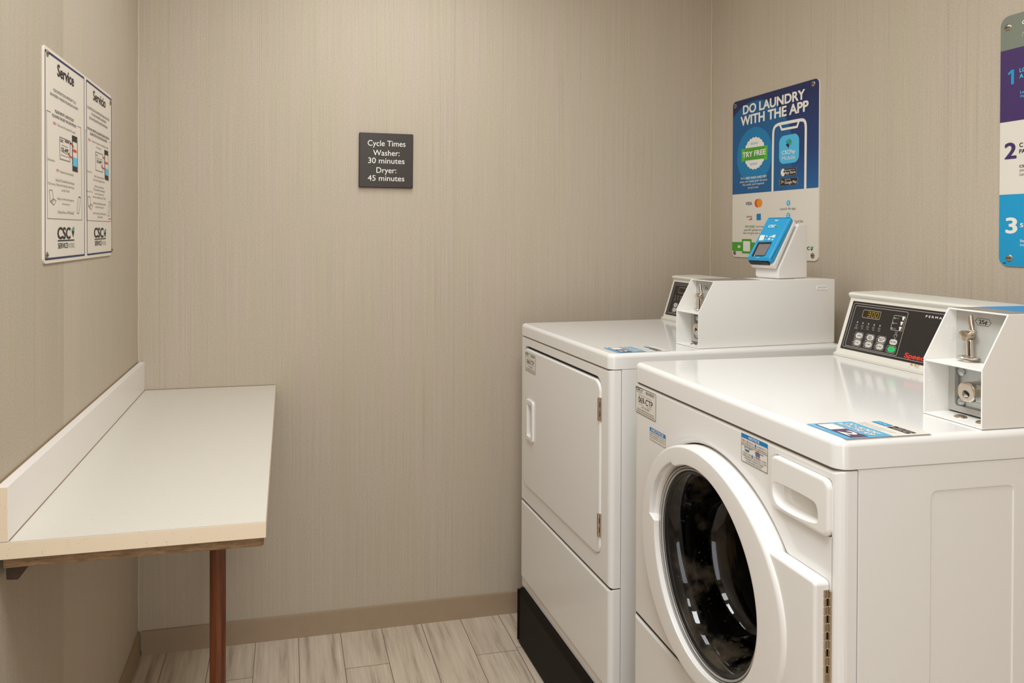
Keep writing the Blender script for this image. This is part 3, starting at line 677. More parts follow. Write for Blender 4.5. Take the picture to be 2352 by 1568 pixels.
# ------------------------------------------------------------------ folding counter in the left corner
HT, WT, LT, TB, HS = 0.9089, 0.4609, 1.2428, 0.0225, 0.0976
root = thing('folding_counter', 'cream laminate folding counter with backsplash, wall-mounted in the left corner on one brown post', 'counter', Matrix.Translation((0.23, -0.62, 0)))
mb = MB(); rbox(mb, ID, 0.001, WT, -LT + 0.0006, -0.001, HT - 0.0011, HT, LAM_TOP, 0.0012, 2); mb.build('countertop', root)
mb = MB(); rbox(mb, ID, 0.001, WT + 0.0006, -LT, -LT + 0.018, HT - 0.0305, HT - 0.0012, LAM_FRONT, 0.0008, 2); rbox(mb, ID, WT - 0.018, WT + 0.0006, -LT + 0.0182, -0.001, HT - 0.0305, HT - 0.0012, LAM_FRONT, 0.0008, 2); mb.build('edge_band', root)
mb = MB(); rbox(mb, ID, 0.001, TB, -LT + 0.0012, -0.001, HT + 0.0004, HT + HS, LAM_SPLASH, 0.0012, 2)
rbox(mb, ID, 0.001, TB - 0.0006, -LT + 0.0002, -LT + 0.003, HT + 0.0006, HT + HS - 0.0012, LAM_FRONT, 0.0004, 1); mb.build('backsplash', root)
mb = MB(); rbox(mb, ID, TB - 0.0006, TB + 0.0012, -LT + 0.004, -0.002, HT - 0.0002, HT + 0.0009, mat('caulk_seam_shade', (128, 104, 72), 0.8)); rbox(mb, ID, 0.0003, 0.0042, -LT + 0.003, -0.002, HT + HS - 0.003, HT + HS + 0.0009, mat('caulk_seam_shade', (128, 104, 72), 0.8)); rbox(mb, ID, TB, WT - 0.002, -0.0022, -0.0002, HT - 0.002, HT + 0.0012, mat('caulk_seam_shade', (128, 104, 72), 0.8)); mb.build('seam_line', root, smooth=False)  # dark caulk lines, their brown also painted as the shadow gap at the walls
mb = MB(); rbox(mb, ID, 0.012, WT - 0.004, -LT + 0.006, -0.004, HT - 0.0488, HT - 0.0300, BOARD, 0.0025, 2); mb.build('underlayment_board', root)
mb = MB(); prism(mb, ID, [(0.0125, 0.8601), (0.0455, 0.8601), (0.033, 0.834), (0.031, 0.8325), (0.0125, 0.834)], -LT + 0.02, -0.30, mat('dark_wood_cleat', (58, 40, 24), 0.7, noise=0.4, bscale=90), 0.001, 1); mb.build('support_cleat', root)
mb = MB(); lathe(mb, Matrix.Translation((0.3665, -1.15, 0)), [(0.0001, 0), (0.0157, 0), (0.0157, 0.8601), (0.0001, 0.8601)], POSTM, 40); mb.build('post', root, wn=False)
# ------------------------------------------------------------------ machines
MD = Matrix.Translation((1.31428, -0.18933, 0)) @ Matrix.Rotation(0.03006, 4, 'Z')     # dryer: local x = depth, -y = along the front
MW = Matrix.Translation((1.32939, -1.01545, 0)) @ Matrix.Rotation(-0.01639, 4, 'Z')    # washer
WD = 0.683; DEPTH = 0.745
ZD1, ZD0, ZW1, ZW0 = 1.1334, 1.0925, 1.1406, 1.0949
FR = frame((0, 0, 0), (0, -1, 0), (0, 0, 1))          # front face: u along the front, v up
TWF, TDF = MW @ FR, MD @ FR
TOPF = frame((0, 0, 0), (0, -1, 0), (1, 0, 0))        # top face read from the front
SLA = math.atan2(0.043, 0.133)                        # slope of the console face
def console_frame(M, z1):
    return M @ Matrix.Translation((0.5605, 0, z1 + 0.0095)) @ frame((0, 0, 0), (0, -1, 0), (sin(SLA), 0, cos(SLA)))
TWC, TDC = console_frame(MW, ZW1), console_frame(MD, ZD1)

def lid(root, M, z0, z1):
    mb = MB(); rbox(mb, M, -0.002, DEPTH, -WD - 0.001, 0.001, z0, z1, ENAMEL, 0.012, 5, 0.020); mb.build('lid', root)
    mb = MB(); rbox(mb, M, 0.003, DEPTH - 0.01, -WD + 0.003, -0.003, z0 - 0.006, z0 + 0.002, SHADOWGAP, 0.0005, 2, 0.018); return mb.build('lid_gap', root, smooth=False)

def console(root, M, z1, T, washer):
    CE = 0.5635 if washer else 0.535
    x = 0.553
    pr = [(x, z1 + 0.0006), (x - 0.001, z1 + 0.006), (0.5605, z1 + 0.0095 + 0.0), (0.5605 + 0.043 * .96, z1 + 0.0095 + 0.133 * .96), (0.6035, z1 + 0.1425), (0.6030, z1 + 0.1470), (0.5985, z1 + 0.1520), (0.5970, z1 + 0.1565), (0.5995, z1 + 0.1605), (0.606, z1 + 0.1625), (0.70, z1 + 0.1640), (0.715, z1 + 0.158), (0.72, z1 + 0.0006)]
    bm = bmesh.new(); vs = [[bm.verts.new((p[0], y, p[1])) for p in pr] for y in (-0.002, -CE)]; n = len(pr)
    bm.faces.new(vs[0]); bm.faces.new(vs[1][::-1])
    for i in range(n): bm.faces.new([vs[0][(i + 1) % n], vs[0][i], vs[1][i], vs[1][(i + 1) % n]])
    bmesh.ops.recalc_face_normals(bm, faces=bm.faces)
    es = [e for e in bm.edges if abs(e.verts[0].co.y - e.verts[1].co.y) < 1e-6]
    bmesh.ops.bevel(bm, geom=es, offset=0.0035, segments=3, affect='EDGES', profile=0.5)
    mb = MB(); mb.add_bm(bm, CREAM, M); con = mb.build('console', root, ang=28)
    # printed control panel: picks come from the washer's console, drawn on either console
    P = Pick(TWC, 7.127, 1900, 650)
    a, b = P(205, 1057), P(445, 292); x0 = (a.x + b.x) / 2; y0 = a.y; y1 = b.y
    mb = MB(); fill(mb, T, [rrect2(x0, CE - 0.012, y0, y1, 0.002)], 0.0008, PANELBLK)
    wallsteps(mb, T, rrect2(x0, CE - 0.012, y0, y1, 0.002), [(0.0003, 0.0014)], PANELBLK, False, None, 0.0008); mb.build('control_panel', con, smooth=False)
    mb = MB(); LW = 0.0011; z = 0.0011; zz = 0.0013
    W_ = INKLIGHT
    outline(mb, T, rrect2(x0 + 0.006, CE - 0.018, y0 + 0.006, y1 - 0.0055, 0.004), LW, z, W_)
    i0 = P(320, 1020); i1 = P(1345, 490); outline(mb, T, rrect2(x0 + 0.0135, (i1.x + P(1130, 1190).x) / 2, i0.y, P(520, 372).y, 0.004), LW, z, W_)
    d0, d1, d2 = P(572, 555), P(855, 605), P(610, 436); xd0 = (d0.x + d2.x) / 2
    dx1 = (P(855, 605).x + P(895, 475).x) / 2; dy0 = (d0.y + d1.y) / 2; dy1 = (d2.y + P(895, 478).y) / 2
    fill(mb, T, [rrect2(xd0, dx1, dy0, dy1, 0.003)], z, DISPLAY); outline(mb, T, rrect2(xd0, dx1, dy0, dy1, 0.003), LW, zz, W_)
    for q, tx, wd in (((503, 640), 'INSERT', 66), ((592, 656), 'WASH', 52), ((682, 670), 'RINSE', 54), ((776, 686), 'SPIN', 44), ((870, 700), 'DOOR', 52)):
        p = P(*q); fill(mb, T, [circ2(p.x, p.y, 0.0021, 14)], z, W_)
        e = P(q[0] - 14, q[1] + 50); outline(mb, T, rrect2(e.x - 0.0028, e.x + 0.0028, e.y - 0.0022, e.y + 0.0022, 0.0008, 2), 0.0007, z, W_)
        e = P(q[0] - 20, q[1] + 95); hw = wd / 66 * 0.0042; text(mb, T, tx, e.x - hw, e.x + hw, e.y, 0.0023, W_, z)
    e = P(472, 748); text(mb, T, 'COINS/CARD', e.x - .006, e.x + .006, e.y, 0.0022, W_, z)
    r1, r2 = P(1105, 527), P(1220, 790); rx0 = (r1.x + P(1037, 765).x) / 2; rx1 = (P(1300, 556).x + r2.x) / 2
    outline(mb, T, rrect2(rx0, rx1, r2.y, r1.y, 0.0028), LW, z, W_)
    for q, tx in (((1115, 575), 'HEAVY'), ((1086, 655), 'MEDIUM'), ((1062, 738), 'LIGHT')):
        p = P(*q); fill(mb, T, [circ2(p.x, p.y, 0.002, 14)], z, W_); text(mb, T, tx, p.x + 0.003, p.x + 0.0122, p.y - 0.001, 0.0023, W_, z)
        s = P(q[0] + 138, q[1] + 8)
        fill(mb, T, [ccw([s + Vector(v) * 0.0044 for v in ((-1, .5), (-.5, 1), (.5, 1), (1, .5), (.6, .1), (.5, .25), (.5, -1), (-.5, -1), (-.5, .25), (-.6, .1))])], z, WHITEINK)
    ar = [(1130, 788), (1122, 850), (1100, 850), (1108, 930), (1152, 855), (1134, 853), (1152, 792)]
    line(mb, T, [P(*q) for q in ar], 0.0009, z, W_)
    if washer:
        sx = (dx1 - xd0); 
        def seg(cx, on):
            w_, h_ = sx * 0.13, (dy1 - dy0) * 0.62; yb = dy0 + (dy1 - dy0) * 0.18; t = 0.0012
            pts = {'t': ((0, 1), (1, 1)), 'm': ((0, .5), (1, .5)), 'b': ((0, 0), (1, 0)), 'tl': ((0, .5), (0, 1)), 'tr': ((1, .5), (1, 1)), 'bl': ((0, 0), (0, .5)), 'br': ((1, 0), (1, .5))}
            for k in on:
                (ax, ay), (bx, by) = pts[k]; line(mb, T, [(cx + ax * w_ + ay * 0.0006, yb + ay * h_), (cx + bx * w_ + by * 0.0006, yb + by * h_)], t, zz, LEDY)
        ring = ('t', 'b', 'tl', 'tr', 'bl', 'br')
        seg(xd0 + sx * .30, ('t', 'm', 'b', 'tr', 'br')); seg(xd0 + sx * .53, ring); seg(xd0 + sx * .75, ring)
    textp(mb, P, 'P E R M A', (1617, 560), (1880, 596), (1621, 526), WHITEINK, z=z, bold=.02, T=T)
    mb.build('panel_print', con, smooth=False)
    mb = MB(); a, b, t = P(1262, 1217), P(1597, 1278), P(1270, 1140)
    text(mb, T, 'Speed', a.x, b.x, (a.y + b.y) / 2, t.y - a.y, BRED, z, .035, .08, 5); w_ = b.x - a.x
    text(mb, T, 'Queen', b.x + w_ * .07, b.x + w_ * .92, (a.y + b.y) / 2, t.y - a.y, BRED, z, .035, .08, 5); mb.build('logo_lettering', con, smooth=False)
    for q, tx, m in (((527, 862), 'NORMAL', BUTTON), ((709, 895), 'PERM|PRESS', BUTTON), ((895, 928), 'DELICATE|KNIT', BUTTON), ((494, 975), 'HOT', BUTTON), ((676, 1008), 'WARM', BUTTON), ((860, 1042), 'COLD', BUTTON), ((1088, 968), 'SOIL LEVEL', BUTTON), ((1053, 1085), 'START', GREENB)):
        p = P(*q); mb = MB(); hx, hy = 0.0102, 0.0062
        L = rrect2(p.x - hx, p.x + hx, p.y - hy, p.y + hy, 0.0058); fill(mb, T, [L], 0.0019, m); wallsteps(mb, T, L, [(0.0004, 0.0003), (0.0006, 0.0012)], m, False, None, 0.0019)
        if tx != 'SOIL LEVEL':
            outline(mb, T, rrect2(p.x - hx - 0.0035, p.x + hx + 0.0022, p.y - hy - 0.002, p.y + hy + 0.002, 0.004), 0.0009, 0.0012, INKLIGHT)
            c = Vector((p.x - hx - 0.0042, p.y + 0.0005)); fill(mb, T, [circ2(c.x, c.y, 0.0030, 14)], 0.0013, PANELBLK); fill(mb, T, [circ2(c.x, c.y, 0.0021, 14)], 0.0014, INKGREY)
        ink = INK if m is BUTTON else GREEN
        rows = tx.split('|')
        off = 0.0022 if tx in ('NORMAL', 'HOT', 'WARM', 'COLD') else 0
        for i, s in enumerate(rows):
            hw = min(0.0085 - off, 0.0012 * len(s)); yy = p.y - 0.0012 + (0.0018 if len(rows) == 2 and i == 0 else (-0.0022 if len(rows) == 2 else 0))
            text(mb, T, s, p.x - hw + off, p.x + hw + off, yy, 0.0026, ink, 0.0021, .02)
        if tx in ('HOT', 'WARM', 'COLD'): fill(mb, T, [circ2(p.x - 0.0066, p.y - 0.002, 0.0013, 10)], 0.0021, ink); line(mb, T, [(p.x - 0.0066, p.y - 0.001), (p.x - 0.0066, p.y + 0.0038)], 0.0012, 0.0021, ink)
        mb.build('button', con, smooth=False)
    if washer:
        mb = MB(); random.seed(3)
        for i in range(26):
            c = P(1330 + random.random() * 190, 1318 + random.random() * 60 * (0.4 + 0.6 * (i % 2))); r = 0.0006 + 0.0011 * random.random()
            fill(mb, T, [circ2(c.x, c.y - 0.0009, r, 7, r * (1 + random.random()))], 0.0004, RUST)
        mb.build('rust_stain', con, smooth=False)
    return con

def id_label(root, T, x0, x1, y0, y1, number):
    mb = MB(); w, h = x1 - x0, y1 - y0; X = lambda t: x0 + w * t; Y = lambda t: y0 + h * t; z = 0.0005
    fill(mb, T, [rrect2(x0, x1, y0, y1, 0.004)], 0.0003, STICKW); outline(mb, T, rrect2(x0 + .0006, x1 - .0006, y0 + .0006, y1 - .0006, 0.0034), 0.0012, z, INK)
    text(mb, T, 'CSC', X(.03), X(.27), Y(.87), h * .10, INK, z, .04); fill(mb, T, [ccw([Vector((X(.30), Y(.93))), Vector((X(.35), Y(.98))), Vector((X(.34), Y(.88)))])], z, TEAL); fill(mb, T, [ccw([Vector((X(.30), Y(.92))), Vector((X(.34), Y(.91))), Vector((X(.325), Y(.85)))])], z, INK)
    text(mb, T, 'SERVICEWORKS', X(.04), X(.34), Y(.79), h * .045, INKGREY, z); random.seed(11); xx = .52
    while xx < .93:
        t = .007 + .011 * random.random(); mb.add([(X(xx), Y(.83), z), (X(xx + t), Y(.83), z), (X(xx + t), Y(.94), z), (X(xx), Y(.94), z)], [[0, 1, 2, 3]], INK, T); xx += t + .012 + .008 * random.random()
    text(mb, T, 'Please use this number to report this machine', X(.17), X(.80), Y(.70), h * .03, INK, z)
    text(mb, T, number, X(.15), X(.85), Y(.43), h * .215, INK, z, .012, 0, 6)
    text(mb, T, 'For service', X(.18), X(.38), Y(.36), h * .03, INK, z); text(mb, T, 'Para servicio', X(.58), X(.80), Y(.36), h * .03, INK, z)
    text(mb, T, '1-877-264-6622', X(.30), X(.70), Y(.25), h * .075, INKGREY, z); text(mb, T, 'Visit our website: service.cscsw.com', X(.10), X(.90), Y(.15), h * .045, INK, z, .01)
    for k in (.10, .07): line(mb, T, [(X(.05), Y(k)), (X(.94), Y(k))], h * .012, z, INKGREY)
    return mb.build('machine_label', root, smooth=False)

def top_sticker(root, M, zt, dx, dy):
    """blue app sticker near the front near corner of a lid; layout picked on the washer lid"""
    TP = MW @ Matrix.Translation((0, 0, ZW1)) @ TOPF; P = Pick(TP, 7.84, 1840, 950)
    T = M @ Matrix.Translation((dx, dy, zt + 0.0003)) @ TOPF
    a, b, c = P(90, 190), P(800, 460), P(1660, 405)
    x0, x1, y0, y1 = a.x, b.x, a.y, c.y; w, h = x1 - x0, y1 - y0
    mb = MB(); fill(mb, T, [rrect2(x0, x1, y0, y1 + 0.07, 0.003)], 0.0002, STICKW); fill(mb, T, [rrect2(x0, x1, y0, y1, 0.003)], 0.0004, STICKB)
    p0, p1 = P(250, 198), P(555, 180); q = P(870, 440)
    px0, px1, py0, py1 = p0.x, q.x, p0.y, p1.y
    fill(mb, T, [rrect2(px0, px1, py0, py1, 0.0008)], 0.0006, STICKP); s = (px1 - px0)
    fill(mb, T, [rrect2(px0 + .002, px0 + s * .42, py0 + .002, py1 - .002, 0.0004)], 0.0008, WHITEINK)
    text(mb, T, '2', px0 + s * .58, px0 + s * .86, py0 + (py1 - py0) * .16, (py1 - py0) * .66, WHITEINK, 0.0008, .03)
    e = y1 - y0
    text(mb, T, 'DO LAUNDRY', x0 + w * .12, x0 + w * .88, y0 + e * .76, e * .13, WHITEINK, 0.0008, .04); text(mb, T, 'WITH THE APP', x0 + w * .06, x0 + w * .90, y0 + e * .60, e * .12, WHITEINK, 0.0008, .04)
    text(mb, T, 'Download and open the mobile app', x0 + w * .06, x0 + w * .80, y0 + e * .50, e * .045, WHITEINK, 0.0008, .01); text(mb, T, 'Enter code', x0 + w * .05, x0 + w * .40, y0 + e * .05, e * .05, WHITEINK, 0.0008)
    for k, s_ in enumerate(('Get the app and create an account', 'Add funds then pick a machine number', 'Start the machine')): text(mb, T, s_, x0 + w * .10, x0 + w * (.85 - .2 * (k == 2)), y1 + 0.016 - .0055 * k, .0022, INKGREY, 0.0006)
    fill(mb, T, [rrect2(x0 + w * .08, x0 + w * .42, y1 + .032, y1 + .048, .002)], 0.0006, CYAN); text(mb, T, 'CSCPay', x0 + w * .12, x0 + w * .38, y1 + .038, .004, WHITEINK, 0.0008, .02)
    for k in (0, 1): fill(mb, T, [rrect2(x0 + w * .46, x0 + w * .92, y1 + .031 + .010 * k, y1 + .039 + .010 * k, .001)], 0.0006, INK); text(mb, T, ('Google Play', 'App Store')[k], x0 + w * .56, x0 + w * .88, y1 + .0335 + .010 * k, .003, WHITEINK, 0.0008)
    return mb.build('app_sticker', root, smooth=False)

def cabinet(root, M, z0, z1, emboss=False, xf=0.033):
    mb = MB(); x1 = DEPTH - 0.012; T = M
    q = lambda a: mb.add(a, [[0, 1, 2, 3]], ENAMEL, T)
    q([(xf, 0, z0), (xf, 0, z1), (x1, 0, z1), (x1, 0, z0)])                       # far side
    q([(x1, 0, z0), (x1, 0, z1), (x1, -WD, z1), (x1, -WD, z0)])                   # back
    TN = M @ frame((0, -WD, 0), (1, 0, 0), (0, 0, 1))
    out = rrect2(xf + 0.0015, x1, z0, z1, 0.0006, 2)
    holes = []
    if emboss:
        for a, b in ((0.163, 0.3215), (0.36, 0.52), (0.56, x1 - 0.05)): holes.append((rrect2(a, b, z0 + 0.06, 1.053, 0.012), [(0.0008, 0.0002), (0.0022, 0.0014), (0.003, 0.0016)], ENAMEL))
    plate(mb, TN, out, [(0.001, 0.0004), (0.0015, 0.0016), (0.0015, 0.012)], ENAMEL, holes)
    return mb.build('cabinet', root)

# ---- dryer
root_d = thing('clothes_dryer', 'white coin-operated dryer at the back with a square door, standing on a black plinth', 'dryer', MD)
cabinet(root_d, MD, 0.2005, 1.0903)
lid(root_d, MD, ZD0, ZD1)
WRAP = fillet(0.012, 0.030, 5)
out = rrect2(0.012, WD - 0.012, 0.5105 + 0.004, 1.0885 - 0.006, 0.004, 3)
def soft(r, d): return [(r * (1 - cos(t)) * 0 + r * sin(t), r * (1 - cos(t))) for t in [pi / 2 * i / 5 for i in range(1, 6)]] + [(r, d)]
def panel_front(mb, T, u0, u1, v0, v1, r, depth, m, holes=(), rt=None):
    """front panel whose sides roll back over radius r and whose top and bottom roll over rt"""
    rt = rt or r * 0.5
    core = rrect2(u0 + r, u1 - r, v0 + rt, v1 - rt, 0.002, 2)
    fill(mb, T, [core] + [h[0] for h in holes], 0, m); n = len(core); prev = [Vector((p.x, p.y, 0)) for p in core]
    cu, cv = (u0 + u1) / 2, (v0 + v1) / 2
    for i in list(range(1, 6)) + [9]:
        t = pi / 2 * min(i, 5) / 5; d = (1 - cos(t)); s = sin(t)
        cur = [Vector((p.x + (r * s if p.x > cu else -r * s), p.y + (rt * s if p.y > cv else -rt * s), -(r * d if i < 9 else depth))) for p in core]
        mb.add(prev + cur, [list(reversed([k, (k + 1) % n, n + (k + 1) % n, n + k])) for k in range(n)], m, T); prev = cur
    for h in holes: wallsteps(mb, T, h[0], h[1], m, True, h[2] if len(h) > 2 else None)
mb = MB(); panel_front(mb, TDF, 0, WD, 0.5095, 1.0903, 0.014, 0.031, ENAMEL, [(rrect2(0.0305, 0.6325, 0.5715, 1.0625, 0.034, 8), [(0.0012, 0.0004), (0.0025, 0.002), (0.003, 0.012)], GAP)], 0.007); mb.build('front_panel', root_d)
mb = MB(); panel_front(mb, TDF, 0, WD, 0.232, 0.5065, 0.014, 0.031, ENAMEL, (), 0.007)
rbox(mb, MD, 0.006, 0.03, -WD + 0.004, -0.004, 0.2005, 0.24, ENAMEL); mb.build('lower_panel', root_d)
mb = MB(); rbox(mb, MD, 0.006, 0.031, -WD + 0.004, -0.004, 0.5, 0.515, GAP); mb.build('panel_gap', root_d, smooth=False)
TDD = lift(TDF, 0.004); mb = MB()
plate(mb, TDD, rrect2(0.0385, 0.6245, 0.579, 1.047, 0.028, 8), fillet(0.005, 0.014), ENAMEL, [(rrect2(0.0905, 0.1255, 0.757, 0.872, 0.006, 4), [(0.0, 0.016)], PLASTIC)])
door = mb.build('door', root_d)
mb = MB(); TH = lift(TDD, 0.007)
o_ = [Vector(p) for p in ((0.0765, 0.752), (0.086, 0.7445), (0.139, 0.7445), (0.139, 0.8815), (0.0760, 0.8815), (0.0795, 0.872))]
plate(mb, TH, rrect2(0.0790, 0.1385, 0.7455, 0.8800, 0.008, 4), fillet(0.0025, 0.0085), PLASTIC, [(rrect2(0.0885, 0.1285, 0.756, 0.868, 0.006, 4), [(0.0012, 0.0005), (0.002, 0.003), (0.005, 0.018)], GREYTRIM)])
mb.build('door_handle', door)
for zc in (0.9757, 0.6604):
    mb = MB(); T = lift(TDF, 0.004); rbox(mb, T, 0.6205, 0.634, zc - 0.0315, zc + 0.0315, -0.012, 0.0005, BRUSHED, 0.0006, 1)
    for k in range(5):
        a = zc - 0.0315 + k * 0.0126; lathe(mb, T @ Matrix.Translation((0.6275, a + 0.0003, 0.002)) @ Matrix.Rotation(-pi / 2, 4, 'X'), [(0.0001, 0), (0.0034, 0), (0.0034, 0.012), (0.0001, 0.012)], NICKEL, 14)
    for k in (1, 3): a = zc - 0.0315 + k * 0.0126; mb.add([(0.6312, a, 0.0012), (0.6335, a, 0.0012), (0.6335, a + 0.0126, 0.0012), (0.6312, a + 0.0126, 0.0012)], [[0, 1, 2, 3]], BLACK, T)
    mb.build('hinge', door, wn=False)
id_label(door, lift(TDD, 0.0001), 0.0562, 0.1524, 0.976, 1.0401, '068-CTP')
con_d = console(root_d, MD, ZD1, TDC, False)
top_sticker(root_d, MD, ZD1, 0.0166, 0.0097)
# plinth
root = thing('machine_plinth', 'black wooden plinth under the dryer, its front face showing above the plank floor', 'plinth', MD)
mb = MB(); prism(mb, MD, [(-0.011, 0.004), (-0.011, 0.178), (-0.004, 0.1985), (0.70, 0.1985), (0.70, 0.004)], -WD + 0.004, -0.016, PLINTHM, 0.003, 2)
rbox(mb, MD, -0.006, 0.69, -WD + 0.012, -0.022, 0.0, 0.012, PLINTHM); mb.build('box', root)
mb = MB(); rbox(mb, MD, -0.0155, 0.10, -0.018, -0.012, 0.012, 0.192, PLINTHM, 0.0015, 1); mb.build('end_board', root)

# ---- washer
root_w = thing('front_load_washer', 'white coin-operated washer in front with a round glass door and 069-CTP label', 'washer', MW)
cabinet(root_w, MW, 0.03, 1.0922, True)
lid(root_w, MW, ZW0, ZW1)
DC = Vector((0.345, 0.789))
TWDOOR = TWF @ Matrix.Translation((DC.x, DC.y, 0))
def rmod(a): return 0.0094 * cos(2 * a) - 0.0021 * sin(2 * a) + 0.0045 * cos(3 * a)
hole = [Vector((DC.x + (0.2575 + rmod(2 * pi * i / 120)) * cos(2 * pi * i / 120), DC.y + (0.2575 + rmod(2 * pi * i / 120)) * sin(2 * pi * i / 120))) for i in range(120)]
mb = MB(); panel_front(mb, TWF, 0, WD, 0.5300, 1.0922, 0.015, 0.031, ENAMEL, [(hole, [(0.006, 0.0006), (0.0100, 0.0050), (0.0125, 0.0066), (0.0140, 0.0085), (0.0148, 0.012), (0.0150, 0.030)]), (rrect2(0.5235, 0.6710, 0.9815, 1.0770, 0.014), [(0.0012, 0.0004), (0.0024, 0.0016), (0.0028, 0.004), (0.003, 0.010)], ENAMEL, ENAMEL)], 0.008)
mb.build('front_panel', root_w)
mb = MB(); panel_front(mb, TWF, 0, WD, 0.20, 0.5265, 0.015, 0.031, ENAMEL, (), 0.008); mb.build('lower_panel', root_w)
mb = MB(); rbox(mb, MW, 0.006, 0.031, -WD + 0.004, -0.004, 0.521, 0.536, GAP); mb.build('panel_gap', root_w, smooth=False)
mb = MB(); rbox(mb, MW, 0.04, 0.70, -WD + 0.01, -0.01, 0.0, 0.20, PLINTHM, 0.004, 2); mb.build('base', root_w)
# drawer
TDR = lift(TWF, 0.0075); mb = MB()
pocket = [Vector(p) for p in ((0.5405, 0.9985), (0.548, 0.9925), (0.572, 0.9905), (0.60, 0.9915), (0.628, 0.9945), (0.6425, 0.9985), (0.6465, 1.003), (0.6455, 1.020), (0.6405, 1.0305), (0.630, 1.0325), (0.592, 1.0335), (0.555, 1.0325), (0.5395, 1.0305), (0.5345, 1.024), (0.5350, 1.008))]
def chaikin(P, n=2):
    for _ in range(n):
        Q = []
        for i in range(len(P)):
            a, b = P[i], P[(i + 1) % len(P)]; Q += [a * .75 + b * .25, a * .25 + b * .75]
        P = Q
    return P
plate(mb, TDR, rrect2(0.5325, 0.6625, 0.9895, 1.0690, 0.010, 6), [(0.0020, 0.0004), (0.0038, 0.0014), (0.0050, 0.0030), (0.0055, 0.0052), (0.0055, 0.018)], PLASTIC, [(chaikin(ccw(pocket)), [(0.0006, 0.0003), (0.0014, 0.0016), (0.0026, 0.006), (0.0052, 0.0150), (0.008, 0.0185)], PLASTIC)])
mb.build('detergent_drawer', root_w)
# door: ring with finger notch, hinge flap, glass bowl
def rf(r, a, h=0):
    t = max(0.0, min(1.0, (r - 0.18) / (0.2405 - 0.18)))
    o_ = 0.0094 * cos(2 * a) - 0.0021 * sin(2 * a) + 0.0045 * cos(3 * a)
    i_ = -0.0091 * cos(2 * a) - 0.0087 * sin(2 * a) + 0.0011 * cos(3 * a)
    k = 1.0 if r > 0.12 else r / 0.12
    return r + k * (i_ * (1 - t) + o_ * t)
FACE = 0.032
PD = Pick(lift(TWDOOR, FACE), 13.067, 1460, 1010); PD2 = Pick(lift(TWDOOR, FACE), 13.067, 1460, 1130)
n0 = PD2(395, 640); n1 = PD(1150, 700); NA1 = math.atan2(n0.y, n0.x); NA0 = math.atan2(n1.y, n1.x)
if NA1 < 0: NA1 += 2 * pi
mb = MB(); NS = 240; V, Fs = [], []
prof = [(0.2405, -0.012), (0.2405, 0.002), (0.2405, FACE - 0.008), (0.2395, FACE - 0.0042), (0.2370, FACE - 0.0014), (0.2335, FACE), (0.1910, FACE), (0.1885, FACE - 0.0007), (0.1870, FACE - 0.003), (0.1862, FACE - 0.012), (0.1845, 0.008)]
for i in range(NS):
    a = 2 * pi * i / NS; inn = NA0 < a < NA1
    for k, (r, h) in enumerate(prof):
        rr = rf(r, a)
        if inn and k >= 6:
            e = min(1.0, min(a - NA0, NA1 - a) / 0.10)
            out_ = 0.0225 * (0.45 + 0.55 * min(1.0, (a - NA0) / 0.55))
            rr = rf(r, a) + out_ * (1.0 if k < 10 else 0.2) * (1 if a > NA0 + .05 else e)
            if k == 10: h = 0.003
        V.append((rr * cos(a), rr * sin(a), h))
k = len(prof)
for i in range(NS):
    j = (i + 1) % NS
    for q in range(k - 1): Fs.append([i * k + q, j * k + q, j * k + q + 1, i * k + q + 1])
mb.add(V, Fs, PLASTIC, TWDOOR); wdoor = mb.build('door', root_w, ang=40)
mb = MB(); TF = lift(TWF, 0.0255)
plate(mb, TF, rrect2(0.54, 0.6580, 0.662, 0.9125, 0.003, 3), [(0.0016, 0.0004), (0.0032, 0.0014), (0.0044, 0.0032), (0.0048, 0.0055), (0.0048, 0.0245)], PLASTIC); mb.build('hinge_flap', wdoor)
mb = MB(); lathe(mb, TWDOOR, [(0.1845, 0.019), (0.1835, 0.0205), (0.1800, 0.0205), (0.1795, 0.0190), (0.1785, 0.0190), (0.1782, 0.0200), (0.1752, 0.0200), (0.1745, 0.0185), (0.1728, 0.0150)], GREYTRIM, 160, rf)
lathe(mb, TWDOOR, [(0.1862, 0.0212), (0.1848, 0.0212)], GAP, 160, rf); lathe(mb, TWDOOR, [(0.1797, 0.0207), (0.1786, 0.0207)], GAP, 160, rf); lathe(mb, TWDOOR, [(0.1740, 0.0186), (0.1728, 0.0170)], GAP, 160, rf); mb.build('inner_trim_ring', wdoor, ang=25)
mb = MB(); lathe(mb, TWDOOR, [(0.186, 0.012), (0.1735, 0.016), (0.1715, 0.016), (0.1665, 0.012), (0.1640, 0.004), (0.165, -0.006)], RUBBER, 120, rf); mb.build('gasket', wdoor)
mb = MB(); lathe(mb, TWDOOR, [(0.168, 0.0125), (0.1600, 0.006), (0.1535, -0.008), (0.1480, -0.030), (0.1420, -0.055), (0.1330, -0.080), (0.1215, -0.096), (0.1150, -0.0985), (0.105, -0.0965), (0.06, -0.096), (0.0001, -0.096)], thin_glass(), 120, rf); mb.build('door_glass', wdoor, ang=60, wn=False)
mb = MB(); lathe(mb, TWDOOR, [(0.325, -0.055), (0.20, -0.055), (0.19, -0.050), (0.185, -0.04), (0.19, -0.035), (0.205, -0.04)], TUBM, 96); mb.build('tub_seal', root_w)
mb = MB(); lathe(mb, TWDOOR, [(0.195, -0.075), (0.225, -0.082), (0.228, -0.44), (0.215, -0.455), (0.0001, -0.455)], DRUMM, 96)
for a in (0.5, 0.5 + 2.094, 0.5 + 4.189):
    prism(mb, TWDOOR @ Matrix.Rotation(a, 4, 'Z'), [(0.228, -0.10), (0.185, -0.12), (0.185, -0.40), (0.228, -0.44)], -0.022, 0.022, DRUMM, 0.012, 3)
mb.build('drum', root_w, wn=False)
